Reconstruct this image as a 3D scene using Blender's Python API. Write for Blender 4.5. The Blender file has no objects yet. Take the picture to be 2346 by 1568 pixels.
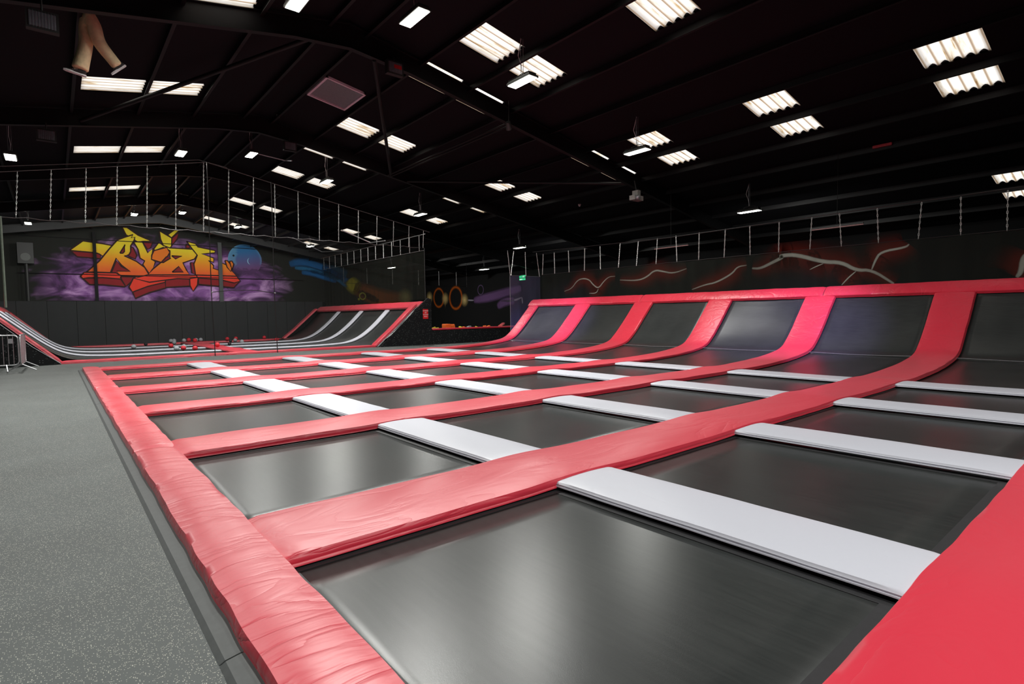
import bpy, math, random
from mathutils import Vector, Matrix, noise

# ------------------------------------------------------------------ scene setup
scene = bpy.context.scene
col = scene.collection
random.seed(7)

cam_data = bpy.data.cameras.new('camera')
cam = bpy.data.objects.new('camera', cam_data)
col.objects.link(cam)
cam_data.sensor_width = 36.0
cam_data.lens = 19.324
cam_data.clip_start = 0.05
cam_data.clip_end = 300
YAW, PITCH, ROLL = 0.8772, -0.0507, -0.0154
_f = Vector((math.cos(YAW) * math.cos(PITCH), math.sin(YAW) * math.cos(PITCH), math.sin(PITCH)))
_r = Vector((math.sin(YAW), -math.cos(YAW), 0))
_u = _r.cross(_f)
_r2 = math.cos(ROLL) * _r + math.sin(ROLL) * _u
_u2 = -math.sin(ROLL) * _r + math.cos(ROLL) * _u
_m = Matrix((_r2, _u2, -_f)).transposed().to_4x4()
_m.translation = Vector((0, 0, 1.48))
cam.matrix_world = _m
scene.camera = cam

world = bpy.data.worlds.new('World')
scene.world = world
world.use_nodes = True
_bg = world.node_tree.nodes['Background']
_bg.inputs[0].default_value = (1.0, 0.97, 0.93, 1)
_bg.inputs[1].default_value = 2.0

scene.view_settings.view_transform = 'Standard'
scene.view_settings.look = 'None'
scene.view_settings.exposure = 0.0
scene.view_settings.gamma = 1.0
scene.view_settings.use_curve_mapping = False
scene.cycles.max_bounces = 6
scene.cycles.transparent_max_bounces = 24
scene.cycles.sample_clamp_indirect = 4.0
scene.cycles.caustics_reflective = False
scene.cycles.caustics_refractive = False

LAMP_W = 430.0           # high-bay LED lamps
LAMP_COL = (1.0, 1.0, 0.95)

# ------------------------------------------------------------------ materials
def newmat(name):
    m = bpy.data.materials.new(name)
    m.use_nodes = True
    nt = m.node_tree
    b = nt.nodes['Principled BSDF']
    return m, nt, b

def N(nt, t, **kw):
    n = nt.nodes.new(t)
    for k, v in kw.items():
        setattr(n, k, v)
    return n

def ramp(nt, stops, src):
    r = N(nt, 'ShaderNodeValToRGB')
    el = r.color_ramp.elements
    while len(el) < len(stops):
        el.new(0.5)
    for e, (p, c) in zip(el, stops):
        e.position = p
        e.color = (*c, 1) if len(c) == 3 else c
    nt.links.new(src, r.inputs[0])
    return r

def coords(nt, scale=(1, 1, 1), obj=True):
    tc = N(nt, 'ShaderNodeTexCoord')
    mp = N(nt, 'ShaderNodeMapping')
    mp.inputs['Scale'].default_value = scale
    nt.links.new(tc.outputs['Object'], mp.inputs[0])
    return mp.outputs[0]

def simple(name, c, rough=0.5, metal=0.0, spec=0.5, bump=0.0, bscale=20.0):
    m, nt, b = newmat(name)
    b.inputs['Roughness'].default_value = rough
    b.inputs['Metallic'].default_value = metal
    b.inputs['Specular IOR Level'].default_value = spec
    co = coords(nt)
    nz = N(nt, 'ShaderNodeTexNoise')
    nz.inputs['Scale'].default_value = bscale
    nz.inputs['Detail'].default_value = 3
    nt.links.new(co, nz.inputs['Vector'])
    r = ramp(nt, [(0.3, tuple(x * 0.88 for x in c)), (0.7, tuple(min(1, x * 1.1) for x in c))], nz.outputs['Fac'])
    nt.links.new(r.outputs[0], b.inputs['Base Color'])
    if bump:
        bp = N(nt, 'ShaderNodeBump')
        bp.inputs['Strength'].default_value = bump
        bp.inputs['Distance'].default_value = 0.02
        nt.links.new(nz.outputs['Fac'], bp.inputs['Height'])
        nt.links.new(bp.outputs[0], b.inputs['Normal'])
    return m

def vinyl(name, c, rough, scale, strength, coat=0.0, sheen=0.0, spec=0.5):
    """PVC cover: creases running across the pad, fine drape wrinkles"""
    m, nt, b = newmat(name)
    b.inputs['Base Color'].default_value = (*c, 1)
    b.inputs['Roughness'].default_value = rough
    b.inputs['Specular IOR Level'].default_value = spec
    b.inputs['Coat Weight'].default_value = coat
    b.inputs['Coat Roughness'].default_value = 0.35
    b.inputs['Sheen Weight'].default_value = sheen
    b.inputs['Sheen Roughness'].default_value = 0.5
    b.inputs['Sheen Tint'].default_value = (1, 0.9, 0.9, 1)
    co = coords(nt, scale)
    n1 = N(nt, 'ShaderNodeTexNoise')
    n1.inputs['Scale'].default_value = 1.0
    n1.inputs['Detail'].default_value = 4
    n1.inputs['Roughness'].default_value = 0.45
    n1.inputs['Distortion'].default_value = 0.9
    nt.links.new(co, n1.inputs['Vector'])
    ab = N(nt, 'ShaderNodeMath', operation='SUBTRACT'); ab.inputs[1].default_value = 0.5
    nt.links.new(n1.outputs['Fac'], ab.inputs[0])
    a2 = N(nt, 'ShaderNodeMath', operation='ABSOLUTE'); nt.links.new(ab.outputs[0], a2.inputs[0])
    pw = N(nt, 'ShaderNodeMath', operation='POWER'); pw.inputs[1].default_value = 0.6
    nt.links.new(a2.outputs[0], pw.inputs[0])
    n2 = N(nt, 'ShaderNodeTexNoise')
    n2.inputs['Scale'].default_value = 0.35
    n2.inputs['Detail'].default_value = 2
    nt.links.new(co, n2.inputs['Vector'])
    ml = N(nt, 'ShaderNodeMath', operation='MULTIPLY')
    nt.links.new(pw.outputs[0], ml.inputs[0]); nt.links.new(n2.outputs['Fac'], ml.inputs[1])
    bp = N(nt, 'ShaderNodeBump')
    bp.inputs['Strength'].default_value = strength
    bp.inputs['Distance'].default_value = 0.035
    nt.links.new(ml.outputs[0], bp.inputs['Height'])
    nt.links.new(bp.outputs[0], b.inputs['Normal'])
    # slight wear
    rr = ramp(nt, [(0.35, (rough * 0.85,) * 3), (0.7, (min(1, rough * 1.2),) * 3)], n2.outputs['Fac'])
    nt.links.new(rr.outputs[0], b.inputs['Roughness'])
    return m

M = {}
# creases run across the pad: X strips get stretched across y, Y rails across x
M['red_x'] = vinyl('red_vinyl_strips', (0.60, 0.020, 0.046), 0.40, (0.8, 2.0, 5.0), 0.8, 0.15, 0.13, 0.6)
M['red_y'] = vinyl('red_vinyl_rails', (0.60, 0.020, 0.046), 0.40, (0.9, 3.2, 3.0), 1.0, 0.15, 0.13, 0.6)
M['grey'] = vinyl('pale_grey_vinyl', (0.52, 0.525, 0.59), 0.45, (1.6, 1.1, 2.0), 0.3)

def mat_bed():
    m, nt, b = newmat('black_woven_bed')
    co = coords(nt)
    n1 = N(nt, 'ShaderNodeTexNoise'); n1.inputs['Scale'].default_value = 1.4; n1.inputs['Detail'].default_value = 5
    nt.links.new(co, n1.inputs['Vector'])
    co2 = coords(nt, (40, 3, 3))
    n2 = N(nt, 'ShaderNodeTexNoise'); n2.inputs['Scale'].default_value = 1.0; n2.inputs['Detail'].default_value = 4
    nt.links.new(co2, n2.inputs['Vector'])
    mx = N(nt, 'ShaderNodeMath', operation='ADD')
    nt.links.new(n1.outputs['Fac'], mx.inputs[0]); nt.links.new(n2.outputs['Fac'], mx.inputs[1])
    r = ramp(nt, [(0.3, (0.020, 0.022, 0.022)), (0.75, (0.036, 0.039, 0.038))], mx.outputs[0])
    mp = N(nt, 'ShaderNodeMath', operation='MULTIPLY'); mp.inputs[1].default_value = 0.5
    nt.links.new(mx.outputs[0], mp.inputs[0]); nt.links.new(mp.outputs[0], r.inputs[0])
    nt.links.new(r.outputs[0], b.inputs['Base Color'])
    b.inputs['Roughness'].default_value = 0.29
    b.inputs['Specular IOR Level'].default_value = 0.33
    # weave
    w = N(nt, 'ShaderNodeTexNoise'); w.inputs['Scale'].default_value = 260; w.inputs['Detail'].default_value = 1
    nt.links.new(co, w.inputs['Vector'])
    bp = N(nt, 'ShaderNodeBump'); bp.inputs['Strength'].default_value = 0.12; bp.inputs['Distance'].default_value = 0.002
    nt.links.new(w.outputs['Fac'], bp.inputs['Height'])
    nt.links.new(bp.outputs[0], b.inputs['Normal'])
    return m
M['bed'] = mat_bed()
M['web'] = simple('black_webbing', (0.016, 0.016, 0.018), 0.6)
M['steel_black'] = simple('black_painted_steel', (0.012, 0.012, 0.012), 0.5)

def mat_rubber(name, base, fleck, density, scale, rough=0.6, spec=0.4):
    m, nt, b = newmat(name)
    co = coords(nt)
    v = N(nt, 'ShaderNodeTexVoronoi'); v.inputs['Scale'].default_value = scale
    v.inputs['Randomness'].default_value = 1.0
    nt.links.new(co, v.inputs['Vector'])
    sp = N(nt, 'ShaderNodeSeparateColor'); nt.links.new(v.outputs['Color'], sp.inputs[0])
    gt = N(nt, 'ShaderNodeMath', operation='GREATER_THAN'); gt.inputs[1].default_value = 1 - density
    nt.links.new(sp.outputs[0], gt.inputs[0])
    lt = N(nt, 'ShaderNodeMath', operation='LESS_THAN'); lt.inputs[1].default_value = 0.36
    nt.links.new(v.outputs['Distance'], lt.inputs[0])
    ml = N(nt, 'ShaderNodeMath', operation='MULTIPLY')
    nt.links.new(gt.outputs[0], ml.inputs[0]); nt.links.new(lt.outputs[0], ml.inputs[1])
    n1 = N(nt, 'ShaderNodeTexNoise'); n1.inputs['Scale'].default_value = 1.2; n1.inputs['Detail'].default_value = 6
    nt.links.new(co, n1.inputs['Vector'])
    r = ramp(nt, [(0.3, tuple(x * 0.85 for x in base)), (0.7, tuple(x * 1.15 for x in base))], n1.outputs['Fac'])
    mx = N(nt, 'ShaderNodeMix', data_type='RGBA')
    nt.links.new(ml.outputs[0], mx.inputs['Factor'])
    nt.links.new(r.outputs[0], mx.inputs['A'])
    mx.inputs['B'].default_value = (*fleck, 1)
    nt.links.new(mx.outputs['Result'], b.inputs['Base Color'])
    b.inputs['Roughness'].default_value = rough
    b.inputs['Specular IOR Level'].default_value = spec
    bp = N(nt, 'ShaderNodeBump'); bp.inputs['Strength'].default_value = 0.25; bp.inputs['Distance'].default_value = 0.003
    n3 = N(nt, 'ShaderNodeTexNoise'); n3.inputs['Scale'].default_value = 180; nt.links.new(co, n3.inputs['Vector'])
    nt.links.new(n3.outputs['Fac'], bp.inputs['Height']); nt.links.new(bp.outputs[0], b.inputs['Normal'])
    return m
M['floor'] = mat_rubber('speckled_rubber_floor', (0.064, 0.073, 0.072), (0.50, 0.49, 0.42), 0.24, 170)
M['carpet'] = mat_rubber('speckled_black_panel', (0.010, 0.011, 0.012), (0.10, 0.11, 0.11), 0.22, 26, 0.85, 0.2)
M['trimrubber'] = simple('charcoal_rubber_trim', (0.05, 0.055, 0.055), 0.55)
M['black'] = simple('black_paint', (0.006, 0.006, 0.0065), 0.75, spec=0.25)
M['roof'] = simple('black_roof_sheet', (0.0065, 0.0065, 0.0085), 0.8, spec=0.15)
M['beam'] = simple('black_steelwork', (0.006, 0.0062, 0.007), 0.5, spec=0.3)
M['wall_mat'] = simple('black_vinyl_wall_mat', (0.014, 0.018, 0.020), 0.5, spec=0.4, bump=0.1, bscale=3)
M['gable'] = simple('charcoal_wall_paint', (0.020, 0.021, 0.018), 0.85, spec=0.2)
M['galv'] = simple('galvanised_steel', (0.55, 0.55, 0.57), 0.32, 0.85)
M['chain'] = simple('bright_zinc_chain', (0.75, 0.76, 0.74), 0.3, 0.6)
M['cable'] = simple('grey_steel_cable', (0.16, 0.16, 0.16), 0.4, 0.3)
M['white'] = simple('white_plastic', (0.7, 0.7, 0.7), 0.4)
M['alloy'] = simple('brushed_alloy', (0.30, 0.30, 0.32), 0.4, 0.5)
M['sign_red'] = simple('red_sign', (0.75, 0.015, 0.02), 0.5)
M['sign_white'] = simple('white_lettering', (0.85, 0.85, 0.85), 0.5)
M['darkhouse'] = simple('dark_lamp_housing', (0.05, 0.055, 0.05), 0.45)
M['khaki'] = simple('khaki_cotton', (0.80, 0.66, 0.40), 0.85, spec=0.2, bump=0.6, bscale=9)
M['shoe'] = simple('black_canvas', (0.016, 0.013, 0.014), 0.8)
M['ball_red'] = simple('red_foam_ball', (0.62, 0.02, 0.035), 0.6)
M['ball_grey'] = simple('grey_foam_ball', (0.36, 0.37, 0.40), 0.6)
M['ball_black'] = simple('black_foam_ball', (0.012, 0.012, 0.014), 0.6)
M['foam_y'] = simple('yellow_foam', (0.75, 0.62, 0.03), 0.8)
M['foam_o'] = simple('orange_foam', (0.85, 0.16, 0.02), 0.8)
M['foam_g'] = simple('grey_foam', (0.30, 0.32, 0.33), 0.8)

def emis(name, c, s):
    m, nt, b = newmat(name)
    nt.nodes.remove(b)
    e = N(nt, 'ShaderNodeEmission'); e.inputs[0].default_value = (*c, 1); e.inputs[1].default_value = s
    nt.links.new(e.outputs[0], nt.nodes['Material Output'].inputs[0])
    return m
M['lens'] = emis('lit_led_lens', (1, 1, 0.9), 14)
M['exit'] = emis('lit_green_sign', (0.05, 0.9, 0.35), 1.0)
M['exitw'] = emis('lit_white_sign', (0.6, 1.0, 0.8), 1.2)

def mat_sky():
    m, nt, b = newmat('corrugated_translucent_sheet')
    nt.nodes.remove(b)
    out = nt.nodes['Material Output']
    tr = N(nt, 'ShaderNodeBsdfTranslucent'); df = N(nt, 'ShaderNodeBsdfDiffuse')
    mx = N(nt, 'ShaderNodeMixShader'); mx.inputs[0].default_value = 0.25
    tc = N(nt, 'ShaderNodeTexCoord')
    geo = N(nt, 'ShaderNodeNewGeometry')
    mp = N(nt, 'ShaderNodeMapping'); mp.inputs['Scale'].default_value = (0.35, 3.0, 1)
    nt.links.new(geo.outputs['Position'], mp.inputs[0])
    nz = N(nt, 'ShaderNodeTexNoise'); nz.inputs['Scale'].default_value = 3.0; nz.inputs['Detail'].default_value = 5
    nt.links.new(mp.outputs[0], nz.inputs['Vector'])
    r = ramp(nt, [(0.30, (0.48, 0.34, 0.18)), (0.40, (0.78, 0.73, 0.64)), (0.5, (0.90, 0.89, 0.87))], nz.outputs['Fac'])
    # grime collected in the valleys of the corrugation (object origin at sheet centre, pitch 0.267 m)
    so = N(nt, 'ShaderNodeSeparateXYZ'); nt.links.new(tc.outputs['Object'], so.inputs[0])
    ma = N(nt, 'ShaderNodeMath', operation='MULTIPLY'); ma.inputs[1].default_value = 2 * math.pi / (1.6 / 6)
    nt.links.new(so.outputs[1], ma.inputs[0])
    cs = N(nt, 'ShaderNodeMath', operation='COSINE'); nt.links.new(ma.outputs[0], cs.inputs[0])
    dr = ramp(nt, [(0.0, (0.42, 0.32, 0.24)), (0.06, (0.66, 0.58, 0.48)), (0.2, (1, 1, 1))], cs.outputs[0])
    m1 = N(nt, 'ShaderNodeMath', operation='MULTIPLY_ADD'); m1.inputs[1].default_value = .5; m1.inputs[2].default_value = .5
    nt.links.new(cs.outputs[0], m1.inputs[0]); nt.links.new(m1.outputs[0], dr.inputs[0])
    mm = N(nt, 'ShaderNodeMix', data_type='RGBA', blend_type='MULTIPLY'); mm.inputs['Factor'].default_value = 1
    nt.links.new(r.outputs[0], mm.inputs['A']); nt.links.new(dr.outputs[0], mm.inputs['B'])
    nt.links.new(mm.outputs['Result'], tr.inputs[0]); nt.links.new(mm.outputs['Result'], df.inputs[0])
    nt.links.new(tr.outputs[0], mx.inputs[1]); nt.links.new(df.outputs[0], mx.inputs[2])
    nt.links.new(mx.outputs[0], out.inputs[0])
    return m
M['sky'] = mat_sky()

def mat_net(name, c, alpha, sc=14.0):
    """fine mesh netting: mostly see-through, with soft vertical folds"""
    m, nt, b = newmat(name)
    out = nt.nodes['Material Output']
    nt.nodes.remove(b)
    t = N(nt, 'ShaderNodeBsdfTransparent'); d = N(nt, 'ShaderNodeBsdfDiffuse')
    d.inputs[0].default_value = (*c, 1)
    co = coords(nt, (sc / 8, sc / 8, 0.12))
    nz = N(nt, 'ShaderNodeTexNoise'); nz.inputs['Scale'].default_value = 1.5; nz.inputs['Detail'].default_value = 2
    nt.links.new(co, nz.inputs['Vector'])
    r = ramp(nt, [(0.3, (alpha * 0.8,) * 3), (0.7, (min(1, alpha * 1.25),) * 3)], nz.outputs['Fac'])
    mx = N(nt, 'ShaderNodeMixShader')
    nt.links.new(r.outputs[0], mx.inputs[0]); nt.links.new(t.outputs[0], mx.inputs[1]); nt.links.new(d.outputs[0], mx.inputs[2])
    nt.links.new(mx.outputs[0], out.inputs[0])
    return m
M['net'] = mat_net('black_netting', (0.035, 0.036, 0.034), 0.18)
M['net_dense'] = mat_net('dense_black_netting', (0.020, 0.021, 0.017), 0.33)
M['net_violet'] = mat_net('end_netting', (0.13, 0.12, 0.22), 0.33)

def mat_paint():
    """sprayed wall paint: colour and coverage come from the mural's own layers"""
    m, nt, b = newmat('spray_paint')
    out = nt.nodes['Material Output']
    at = N(nt, 'ShaderNodeAttribute', attribute_name='paint')
    nt.links.new(at.outputs['Color'], b.inputs['Base Color'])
    b.inputs['Roughness'].default_value = 0.7
    b.inputs['Specular IOR Level'].default_value = 0.2
    t = N(nt, 'ShaderNodeBsdfTransparent')
    mx = N(nt, 'ShaderNodeMixShader')
    nt.links.new(at.outputs['Alpha'], mx.inputs[0]); nt.links.new(t.outputs[0], mx.inputs[1]); nt.links.new(b.outputs[0], mx.inputs[2])
    nt.links.new(mx.outputs[0], out.inputs[0])
    return m
M['paint'] = mat_paint()

def mat_cloud(name, c1, c2, c3):
    m, nt, b = newmat(name)
    out = nt.nodes['Material Output']
    at = N(nt, 'ShaderNodeAttribute', attribute_name='paint')
    co = coords(nt, (0.42, 1, 0.75))
    nz = N(nt, 'ShaderNodeTexNoise'); nz.inputs['Scale'].default_value = 1.0; nz.inputs['Detail'].default_value = 6
    nz.inputs['Roughness'].default_value = 0.55; nz.inputs['Distortion'].default_value = 1.2
    nt.links.new(co, nz.inputs['Vector'])
    r = ramp(nt, [(0.32, c1), (0.5, c2), (0.68, c3)], nz.outputs['Fac'])
    nt.links.new(r.outputs[0], b.inputs['Base Color'])
    b.inputs['Roughness'].default_value = 0.8
    b.inputs['Specular IOR Level'].default_value = 0.2
    ad = N(nt, 'ShaderNodeMath', operation='MULTIPLY_ADD')
    ad.inputs[1].default_value = 1.5
    nt.links.new(nz.outputs['Fac'], ad.inputs[0])
    sb = N(nt, 'ShaderNodeMath', operation='SUBTRACT'); sb.inputs[1].default_value = 1.15
    ml = N(nt, 'ShaderNodeMath', operation='MULTIPLY'); ml.inputs[1].default_value = 1.5
    nt.links.new(at.outputs['Alpha'], ml.inputs[0])
    nt.links.new(ml.outputs[0], ad.inputs[2]); nt.links.new(ad.outputs[0], sb.inputs[0]); sb.use_clamp = True
    t = N(nt, 'ShaderNodeBsdfTransparent'); mx = N(nt, 'ShaderNodeMixShader')
    nt.links.new(sb.outputs[0], mx.inputs[0]); nt.links.new(t.outputs[0], mx.inputs[1]); nt.links.new(b.outputs[0], mx.inputs[2])
    nt.links.new(mx.outputs[0], out.inputs[0])
    return m
M['nebula'] = mat_cloud('purple_nebula_paint', (0.05, 0.03, 0.07), (0.26, 0.10, 0.33), (0.60, 0.34, 0.66))

# ------------------------------------------------------------------ builders
ORD = ['first', 'second', 'third', 'fourth', 'fifth', 'sixth', 'seventh', 'eighth', 'ninth', 'tenth', 'eleventh', 'twelfth',
       'thirteenth', 'fourteenth', 'fifteenth', 'sixteenth', 'seventeenth', 'eighteenth', 'nineteenth', 'twentieth', 'twenty-first', 'twenty-second']

class MB:
    def __init__(s):
        s.v = []; s.f = []; s.c = []
    def box(s, x0, y0, z0, x1, y1, z1):
        b = len(s.v)
        s.v += [(x0, y0, z0), (x1, y0, z0), (x1, y1, z0), (x0, y1, z0), (x0, y0, z1), (x1, y0, z1), (x1, y1, z1), (x0, y1, z1)]
        s.f += [tuple(b + i for i in q) for q in ((0, 3, 2, 1), (4, 5, 6, 7), (0, 1, 5, 4), (1, 2, 6, 5), (2, 3, 7, 6), (3, 0, 4, 7))]
        return s
    def loft(s, rings, closed=True, caps=True):
        b = len(s.v); n = len(rings[0])
        for r in rings: s.v += [tuple(p) for p in r]
        for i in range(len(rings) - 1):
            for j in range(n if closed else n - 1):
                a = b + i * n + j; c = b + i * n + (j + 1) % n
                s.f.append((a, c, c + n, a + n))
        if caps and closed:
            s.f.append(tuple(b + j for j in reversed(range(n))))
            s.f.append(tuple(b + (len(rings) - 1) * n + j for j in range(n)))
        return s
    def tube(s, pts, r, n=6, caps=True):
        pts = [Vector(p) for p in pts]
        rs = r if isinstance(r, (list, tuple)) else [r] * len(pts)
        rings = []
        ref = None
        for i, p in enumerate(pts):
            d = (pts[min(i + 1, len(pts) - 1)] - pts[max(i - 1, 0)]).normalized()
            if ref is None:
                ref = d.cross(Vector((0, 0, 1)))
                if ref.length < 0.05: ref = d.cross(Vector((1, 0, 0)))
            a = (ref - d * ref.dot(d)).normalized(); ref = a
            q = d.cross(a)
            rings.append([p + rs[i] * (math.cos(t) * a + math.sin(t) * q) for t in [2 * math.pi * k / n for k in range(n)]])
        return s.loft(rings, True, caps)
    def prism(s, poly, ax, a0, a1):
        """poly in the plane perpendicular to axis ax ('x','y','z')"""
        def mk(p, a):
            return {'x': (a, p[0], p[1]), 'y': (p[0], a, p[1]), 'z': (p[0], p[1], a)}[ax]
        return s.loft([[mk(p, a0) for p in poly], [mk(p, a1) for p in poly]])
    def sphere(s, c, r, nu=14, nv=9, sq=(1, 1, 1)):
        rings = []
        for i in range(nv + 1):
            ph = -math.pi / 2 + math.pi * i / nv
            rr = max(1e-4, math.cos(ph)) * r
            rings.append([(c[0] + rr * math.cos(2 * math.pi * k / nu) * sq[0], c[1] + rr * math.sin(2 * math.pi * k / nu) * sq[1], c[2] + r * math.sin(ph) * sq[2]) for k in range(nu)])
        return s.loft(rings)

def mesh(name, mb, mat, parent=None, loc=None, smooth=False, cols=None):
    """link ONE mesh object whose vertices are given in world coordinates"""
    base = Vector(parent['_base']) if parent else (Vector(loc) if loc is not None else Vector(mb.v[0]) * 0)
    me = bpy.data.meshes.new(name)
    me.from_pydata([tuple(Vector(v) - base) for v in mb.v], [], mb.f)
    me.update()
    if smooth:
        me.shade_smooth()
        if smooth != 'all':
            try: me.set_sharp_from_angle(angle=math.radians(50))
            except Exception: pass
    me.materials.append(mat)
    if cols:
        ca = me.color_attributes.new('paint', 'FLOAT_COLOR', 'POINT')
        for i, c in enumerate(cols): ca.data[i].color = c
    o = bpy.data.objects.new(name, me)
    col.objects.link(o)
    if parent: o.parent = parent
    else: o.location = base
    o['_base'] = list(base)
    return o

def thing(name, label, cat, loc, group=None):
    o = bpy.data.objects.new(name, None)
    col.objects.link(o)
    o.location = loc
    o.empty_display_size = 0.2
    o['_base'] = list(loc)
    tag(o, label, cat, group)
    return o

def tag(o, label, cat, group=None):
    o['label'] = label; o['category'] = cat
    if group: o['group'] = group
    return o

def struct(o):
    o['kind'] = 'structure'; return o

def copy_thing(root, loc, label, group=None):
    r = root.copy(); col.objects.link(r); r.location = loc
    r['_base'] = list(loc); r['label'] = label
    if group: r['group'] = group
    for ch in [c for c in root.children]:
        c = ch.copy(); col.objects.link(c); c.parent = r
        for g in [g for g in ch.children]:
            d = g.copy(); col.objects.link(d); d.parent = c
    return r

def resample(path, step):
    pts = [Vector(p) for p in path]
    out = [pts[0]]
    for a, b in zip(pts, pts[1:]):
        n = max(1, int(round((b - a).length / step)))
        for k in range(1, n + 1): out.append(a.lerp(b, k / n))
    return out

def smooth_path(pts, it=2):
    """Chaikin corner cutting that keeps the ends"""
    pts = [Vector(p) for p in pts]
    for _ in range(it):
        q = [pts[0]]
        for a, b in zip(pts, pts[1:]):
            q += [a.lerp(b, 0.25), a.lerp(b, 0.75)]
        q.append(pts[-1]); pts = q
    return pts

def pad_mesh(path, across, width, thick=0.07, step=0.12, crown=0.012, wob=0.008, bulge=None, seed=0.0, lip=True):
    """padded vinyl strip; path = centre line of its top face"""
    pts = resample(path, step)
    A = Vector(across).normalized()
    h = width / 2; r = min(thick * 0.42, 0.03)
    prof = [(-h + r * .3, -thick), (-h - (0.012 if lip else 0), -thick + 0.004), (-h - (0.010 if lip else 0), -thick + 0.012), (-h, -thick * 0.72), (-h - .004, -thick * .45), (-h + .003, -r * 0.75), (-h + r * .4, -r * .2), (-h + r * 1.6, 0.0),
            (-h * .55, crown * .7), (-h * .2, crown), (h * .2, crown), (h * .55, crown * .7),
            (h - r * 1.6, 0.0), (h - r * .4, -r * .2), (h - .003, -r * .75), (h + .004, -thick * .45), (h, -thick * .72), (h + (0.010 if lip else 0), -thick + 0.012), (h + (0.012 if lip else 0), -thick + 0.004), (h - r * .3, -thick)]
    rings = []
    for i, p in enumerate(pts):
        d = (pts[min(i + 1, len(pts) - 1)] - pts[max(i - 1, 0)]).normalized()
        up = d.cross(A)
        if up.z < 0: up = -up
        if abs(up.z) < 1e-3 and up.x > 0: up = -up
        up.normalize()
        endk = min(i, len(pts) - 1 - i)
        shrink = 1.0 if endk > 0 else 0.985
        ring = []
        bz = bulge(p) if bulge else 0.0
        for (a, n) in prof:
            wx = wob * noise.noise(Vector((p.x * 3.1 + seed, p.y * 3.1, a * 9 + p.z * 3))) if n < -0.001 or abs(a) > h * .9 else 0
            wz = wob * 0.9 * noise.noise(Vector((p.x * 1.3 + seed * 2, p.y * 1.3, a * 2.5 + 7))) if n > -thick * .5 else 0
            dn = n + wz + (bz if n > -thick * .6 else bz * 0.75)
            if endk == 0 and n > -thick * .3: dn -= r * .7
            ring.append(p + A * (a * shrink + wx * (1 if a > 0 else -1)) + up * dn)
        rings.append(ring)
    mb = MB(); mb.loft(rings)
    return mb

def bed_mesh(path, across, width, inset=0.0, step=0.2, sag=0.012, na=6):
    """thin tensioned sheet along path"""
    pts = resample(path, step)
    A = Vector(across).normalized()
    L = len(pts) - 1
    top = []; bot = []
    for i, p in enumerate(pts):
        d = (pts[min(i + 1, L)] - pts[max(i - 1, 0)]).normalized()
        up = d.cross(A)
        if up.z < 0: up = -up
        for k in range(na + 1):
            u = k / na; s = math.sin(math.pi * u) * math.sin(math.pi * i / L)
            top.append(p + A * ((u - .5) * width) - up * sag * s)
            bot.append(p + A * ((u - .5) * width) - up * (sag * s + 0.012))
    mb = MB(); n = na + 1; nv = len(top)
    mb.v = [tuple(q) for q in top + bot]
    for i in range(L):
        for k in range(na):
            a = i * n + k
            mb.f.append((a, a + 1, a + 1 + n, a + n)); mb.f.append((nv + a, nv + a + n, nv + a + n + 1, nv + a + 1))
    for i in range(L):
        a = i * n; mb.f.append((a, a + n, nv + a + n, nv + a)); a += na; mb.f.append((a, nv + a, nv + a + n, a + n))
    for k in range(na):
        a = k; mb.f.append((a, nv + a, nv + a + 1, a + 1)); a = L * n + k; mb.f.append((a, a + 1, nv + a + 1, nv + a))
    return mb

# ------------------------------------------------------------------ building shell
XL, XR_, YN, YF = -12.0, 33.0, -9.0, 58.0
RX, RZ, RM = 7.0, 10.1, 0.18          # ridge x, ridge height, slope
def roof_z(x): return RZ - RM * abs(x - RX)

# court layout (metres)
RAIL0, RAIL1 = 0.59, 0.97
PY0, PYP, SW = -0.056, 3.329, 0.87    # red strips: near edge, pitch, width
GX0, GXP, GW = 3.188, 2.93, 0.675     # grey cross pads: left edge, pitch, width
PT = 0.08                              # top of pads
def sy(k): return PY0 + PYP * k        # near edge of strip k (0..6)
S_END = sy(6) + SW                     # 20.79

def floor():
    mb = MB()
    # walkway level with sunken pits under the trampoline courts
    mb.box(XL, YN, -0.8, 0.60, 24.45, 0.0)
    mb.box(0.60, S_END - 0.02, -0.8, XR_, 24.45, 0.0)
    mb.box(0.60, YN, -0.8, XR_, sy(-1) - 0.0, 0.0)
    mb.box(XL, YN, -1.0, XR_, YF, -0.8)
    mb.box(XL, 38.42, -0.8, XR_, YF, 0.0)
    mb.box(XL, 24.45, -0.8, -2.3, 38.42, 0.0)
    return struct(mesh('floor', mb, M['floor']))
floor()

WT = 0.3
def gablepoly():
    return [(XL, -1.0), (XR_, -1.0), (XR_, roof_z(XR_)), (RX, RZ), (XL, roof_z(XL))]
mb = MB(); mb.prism(gablepoly(), 'y', YF, YF + WT); struct(mesh('wall_back', mb, M['gable']))
mb = MB(); mb.prism(gablepoly(), 'y', YN - WT, YN); struct(mesh('wall_front', mb, M['black']))
mb = MB(); mb.box(XL - WT, YN - WT, -1.0, XL, YF + WT, roof_z(XL) + 0.2); struct(mesh('wall_left', mb, M['black']))
mb = MB(); mb.box(XR_, YN - WT, -1.0, XR_ + WT, YF + WT, roof_z(XR_) + 0.1); struct(mesh('wall_right', mb, M['black']))

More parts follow.
